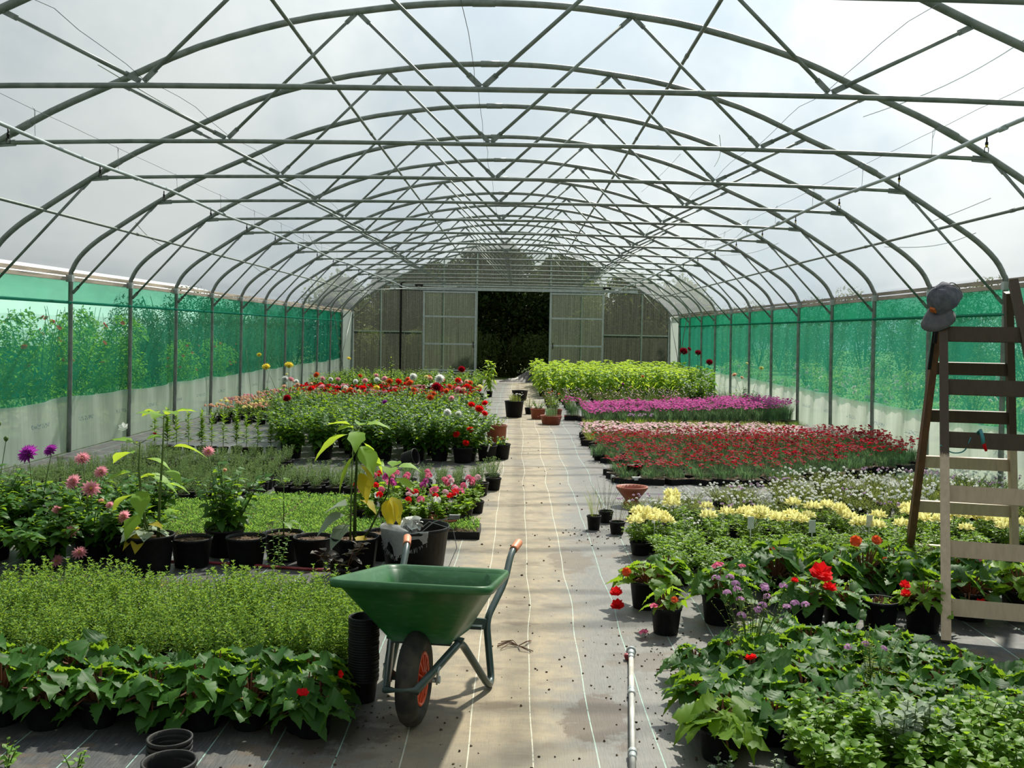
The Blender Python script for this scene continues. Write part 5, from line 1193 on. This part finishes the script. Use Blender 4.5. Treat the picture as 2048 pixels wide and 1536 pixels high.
xl(mb, [(-.05, .012), (-.05, .028), (.05, .028), (.05, .012)]); xl(mb, [(.018, .064), (.022, .061), (.018, .058)])
for j in range(12):
    a = 2*pi*j/12
    for s in (-1, 1): mb.bar((s*.028, .026*cos(a), .026*sin(a)), (s*.022, .097*cos(a), .097*sin(a)), .007, .03, (0, -sin(a), cos(a)))
obj('hub', mb, M['hub'], wh)
mb = MB(); mb.tube([(-.105, 0, 0), (.105, 0, 0)], .008, 10); mb.tube([(.10, 0, 0), (.11, 0, 0)], .015, 6); obj('axle', mb, M['pale_steel'], wh)

# ------------------------------------------------------------------ pot stacks
def stack(x, y, r, h, n, dz, mat, lb, grp, lab):
    me = pot_mesh(r, h, 26, mat, .80, .010)
    for i in range(n):
        o = link('nursery_pot', me, None, (x+RN.uniform(-.0015, .0015), y+RN.uniform(-.0015, .0015), i*dz))
        w = 'topmost' if i == n-1 else ('bottom' if i == 0 else ORD[i+1] if i < 28 else ORD[28])
        tag(o, '%s black pot%s of the %s' % (w, '' if w in ('topmost', 'bottom') else ' from the ground', lb), 'pot', grp)
stack(-.412, 4.40, .066, .105, 25, .0115, 'black', 'tall stack beside the wheelbarrow', 'nested pots in the tall stack', 0)
stack(-.932, 3.40, .075, .12, 7, .0185, 'blackmatt', 'short stack behind the nearer stack', 'nested pots in the short stack', 0)
stack(-.760, 2.90, .078, .125, 11, .0245, 'blackmatt', 'stack cut by the lower picture edge', 'nested pots in the nearest stack', 0)
# big bucket with fleece
bk = thing('bucket', 'large black tub pot behind the wheelbarrow with wire and debris inside', 'bucket', (-.43, 6.80, 0))
link('pot', pot_mesh(.235, .325, 32, 'black', .82, .02), bk)
mb = MB(); mb.lathe([(.2, .2), (.1, .21), (.001, .215)], 20); obj('soil', mb, M['soil'], bk)
mb = MB(); mb.tube([(-.05, .05, .22), (.1, -.05, .36), (.27, -.15, .33), (.30, -.22, .22), (.25, -.26, .1)], .003, 4); mb.tube([(-.02, 0, .22), (.12, .1, .33), (.26, .14, .36)], .004, 4)
mb.box((.26, .14, .36), (.07, .03, .03)); obj('wire', mb, M['wire'], bk)
mb = MB(); r = random.Random(6)
nx, ny = 16, 12
for j in range(ny+1):
    for i in range(nx+1):
        u = i/nx; v = j/ny; a = -2.95+1.85*u     # drapes over the rim on the camera side
        if v < .35: rr = .235-.16*(1-v/.35); z = .335-.04*(1-v/.35)+.03*sin(5*u)
        else: w = (v-.35)/.65; rr = .245-.03*w+.012*sin(14*u)*w; z = .335-.19*w*(1-abs(u-.45)*1.0)
        mb.v.append((rr*cos(a)+r.uniform(-.002, .002), rr*sin(a), z+r.uniform(-.003, .003)))
for j in range(ny):
    for i in range(nx): a = j*(nx+1)+i; mb.f.append((a, a+1, a+nx+2, a+nx+1)); mb.m.append(0); mb.sm.append(True)
for i in range(60):
    u = r.random(); a = -2.95+1.85*u; rr = .217; z = .335-.19*(1-abs(u-.45)); mb.tube([(rr*cos(a), rr*sin(a), z), (rr*cos(a)*1.02+r.uniform(-.01, .01), rr*sin(a)*1.02, z-r.uniform(.01, .035))], .0012, 3)
tag(obj('fleece_cloth', mb, M['bubble'], loc=(-.43, 6.80, 0)), 'torn white fleece hanging over the rim of the large black tub pot', 'fleece')
mb = MB(); crown(mb, random.Random(3), (-.02, -.05, .34), .055, 60, .07, 'ov', flat=.6); tag(obj('crumpled_tissue', mb, M['tag'], loc=(-.45, 6.80, 0)), 'pale crumpled scrap lying on top of the large black tub pot', 'scrap')

# ------------------------------------------------------------------ white pole
a, b = V((.862, 5.10, .022)), V((.70, 3.60, .022)); d = (b-a).normalized(); L = (b-a).length
po = thing('lance_pole', 'long grey-white jointed pole lying on the path beside the foreground bed', 'pole', (0, 0, 0))
mb = MB(); mb.tube([a, b], .0125, 10); obj('tube', mb, M['white_pole'], po)
mb = MB()
for t0, t1, r_ in ((.0, .05, .018), (.05, .08, .015), (.36, .39, .015), (.39, .42, .017), (.83, .85, .018), (.85, .88, .015)): mb.tube([a+d*L*t0, a+d*L*t1], r_, 12)
mb.tube([a, a+d*.012], .026, 12); obj('collar', mb, M['pale_steel'], po)
mb = MB(); mb.tube([a+V((-.03, -.06, -.004)), a+V((-.03, -.09, -.004))], .014, 8); obj('red_tip', mb, M['hose'], po)
# crumbs of soil and a twig on the ground
mb = MB(); r = random.Random(12)
for i in range(520):
    c = r.choice(((-.45, 4.25, .2, .14), (.95, 4.75, .22, .3), (1.05, 5.3, .2, .2), (.55, 4.3, .4, .6), (.35, 6.5, .35, 1.6), (-.3, 3.9, .3, .25), (.4, 12, .4, 3), (.95, 4.0, .12, .25), (1.0, 8.1, .15, .2)))
    x = r.gauss(c[0], c[2]); y = r.gauss(c[1], c[3])
    if y < 3.3: continue
    s = r.uniform(.002, .008)*(1 if y < 6 else 1.4); mb.box((x, y, s*.3), (s*1.4, s, s*.7), 0, Euler((r.random(), r.random(), r.random()*3)).to_matrix())
tag(obj('soil_crumbs', mb, M['soil']), 'crumbs of dark potting soil scattered over the path', 'soil crumbs', kind='stuff')
mb = MB(); mb.tube([(.96, 4.86, .008), (1.08, 4.90, .012), (1.22, 4.93, .008)], .004, 5); tag(obj('twig', mb, M['drylitter']), 'dark twig lying between the pole and the lilac flowers', 'twig')
mb = MB()
for i in range(9): a0 = r.uniform(0, 6.3); mb.tube([(.28, 5.2, .006), (.28+.05*cos(a0), 5.2+.06*sin(a0), .02), (.28+.11*cos(a0+.4), 5.2+.12*sin(a0+.4), .006)], .0025, 4)
tag(obj('dead_roots', mb, M['drylitter']), 'small tangle of dead roots on the middle stripe of the path', 'roots')

# ------------------------------------------------------------------ ladder
ld = thing('step_ladder', 'tall weathered wooden A-frame ladder with broad rungs, dark at the top', 'ladder', (0, 0, 0))
F0 = V((2.62, 5.42, 0)); F1 = V((3.32, 5.23, 0)); A0 = V((3.035, 6.62, 1.92)); A1 = V((3.44, 6.52, 2.03))
side_v = (A1-A0).normalized()
R0_ = V((3.11, 7.24, 0)); R1_ = V((3.80, 7.05, 0)); B0 = V((3.06, 6.72, 1.86)); B1 = V((3.46, 6.62, 1.97))
for a, b, w, h in ((F0, A0, .052, .078), (F1, A1, .052, .078)):
    mb = MB(); mb.bar(a, b, w, h, side_v); obj('stile', mb, M['ladder'], ld)
for a, b in ((R0_, B0), (R1_, B1)):
    mb = MB(); mb.bar(a, b, .045, .07, side_v); obj('rear_stile', mb, M['wood_red'] if a is R0_ else M['ladder'], ld)
for i, z in enumerate((.17, .46, .75, 1.05, 1.36, 1.69)):
    t = z/1.92; mb = MB(); a = F0.lerp(A0, t); b = F1.lerp(A1, t*A0.z/A1.z); mb.bar(a+(b-a).normalized()*.02, b-(b-a).normalized()*.02, .095, .028, (0, .25, 1)); obj('rung', mb, M['ladder'], ld)
for i, z in enumerate((.14, .47, .80, 1.13, 1.46)):
    t = z/1.86; mb = MB(); a = R0_.lerp(B0, t); b = R1_.lerp(B1, t*B0.z/B1.z); mb.bar(a+(b-a).normalized()*.02, b-(b-a).normalized()*.02, .085, .025, (0, -.2, 1)); obj('rear_rung', mb, M['ladder'], ld)
mb = MB(); mb.bar(B0+V((-.035, -.04, -.02)), R0_.lerp(B0, .78)+V((-.035, -.03, 0)), .012, .02, (0, 1, 0)); mb.bar(A0+V((.0, .06, -.05)), A0.lerp(F0, .1)+V((0, .12, -.1)), .02, .006, (1, 0, 0)); obj('hinge_strap', mb, M['black'], ld)
# nozzle hanging on a rung
hz_ = F0.lerp(A0, 1.05/1.92); p = V((3.00, 6.02-.05, 1.10))
hs = thing('hose_end', 'teal hose end with a red tip hooked over a ladder rung', 'hose', (0, 0, 0))
mb = MB(); mb.tube([p, p+V((0, -.03, .02)), p+V((.005, -.05, -.02)), p+V((.012, -.05, -.06))], .011, 8); mb.tube(smooth_path([p+V((-.02, .05, -.03)), p+V((-.05, .05, -.12)), p+V((-.13, .05, -.13)), p+V((-.2, .05, -.08))], .05), .004, 6); obj('hose', mb, M['cyanhose'], hs)
mb = MB(); mb.tube([p+V((.012, -.05, -.055)), p+V((.03, -.05, -.10))], [.012, .008], 8); obj('tip', mb, M['f_red'], hs)

# cap hung on the ladder top
cp = thing('baseball_cap', 'faded grey baseball cap hung over the top of the ladder stile', 'cap', (3.02, 6.60, 1.90))
mb = MB(); n = 28; rings = []
for i in range(9):
    t = i/8; el = t*pi/2; ring_ = []
    for j in range(n):
        a = 2*pi*j/n; rr = .088*cos(el)**.8 if i < 8 else 0.004
        rx = rr*(1.0+.04*sin(6*a)); ring_.append((rx*cos(a)*1.1, rx*sin(a), .115*sin(el)+.004*sin(3*a+2*t)-.01*cos(a)*(1-t)))
    rings.append(ring_)
for R_ in rings: mb.v += R_
for i in range(8):
    for j in range(n): j2 = (j+1) % n; mb.f.append((i*n+j, i*n+j2, (i+1)*n+j2, (i+1)*n+j)); mb.m.append(0); mb.sm.append(True)
mb.tube([(0, 0, .112), (0, 0, .121)], .008, 8)
for q in range(6):
    a = q*pi/3+.3; mb.tube([(.0905*cos(e)**.8*cos(a)*1.1, .0905*cos(e)**.8*sin(a), .116*sin(e)) for e in [i*pi/2/8 for i in range(8)]], .0022, 4)
fx = -V((-.60, -.22, -.77)).normalized(); uz = V((-.52, -.42, .74)); uz = (uz-fx*uz.dot(fx)).normalized(); vy = uz.cross(fx)
Rcap = Matrix((fx, vy, uz)).transposed()
crn = obj('crown', mb, M['cap'], cp)
mb = MB(); nb_ = 14
for k in range(5):
    t = k/4
    for j in range(nb_+1):
        a = pi-1.0+2.0*j/nb_; r1 = .084; r2 = .083+.10*t*sin(pi*j/nb_)**.55
        mb.v.append((r2*cos(a)*1.1, r2*sin(a)*1.0, +.004-.030*t*t+.012*cos((a-pi)*1.3)*0-.03*abs(sin(a-pi))**2*t))
for k in range(4):
    for j in range(nb_): a = k*(nb_+1)+j; mb.f.append((a, a+1, a+nb_+2, a+nb_+1)); mb.m.append(0); mb.sm.append(True)
br = obj('brim', mb, M['capb'], cp); md = br.modifiers.new('thick', 'SOLIDIFY'); md.thickness = .004
mb = MB()
for i in range(9):
    e = .25+.07*(i % 3); a = pi-.2+.13*(i//3); c = V((.0905*cos(e)**.8*cos(a)*1.12, .0905*cos(e)**.8*sin(a)*1.02, .118*sin(e))); mb.box(c, (.012, .014, .012), 0, Euler((0, 0, i)).to_matrix())
obj('embroidered_patch', mb, M['orange'], cp)
mb = MB(); mb.tube([(.088*1.1*cos(a), .088*sin(a), .0+.004) for a in [-.5+i*.1 for i in range(11)]], .004, 5); mb.tube([(.092*1.1*cos(a), .092*sin(a), .045-.03*(a/.5)**2) for a in [-.5+i*.1 for i in range(11)]], .003, 5); obj('back_strap', mb, M['capb'], cp)
for ch in cp.children: ch.rotation_euler = Rcap.to_euler()
cp.location = (3.02, 6.54, 1.90); cp.scale = (1.15, 1.15, 1.15)
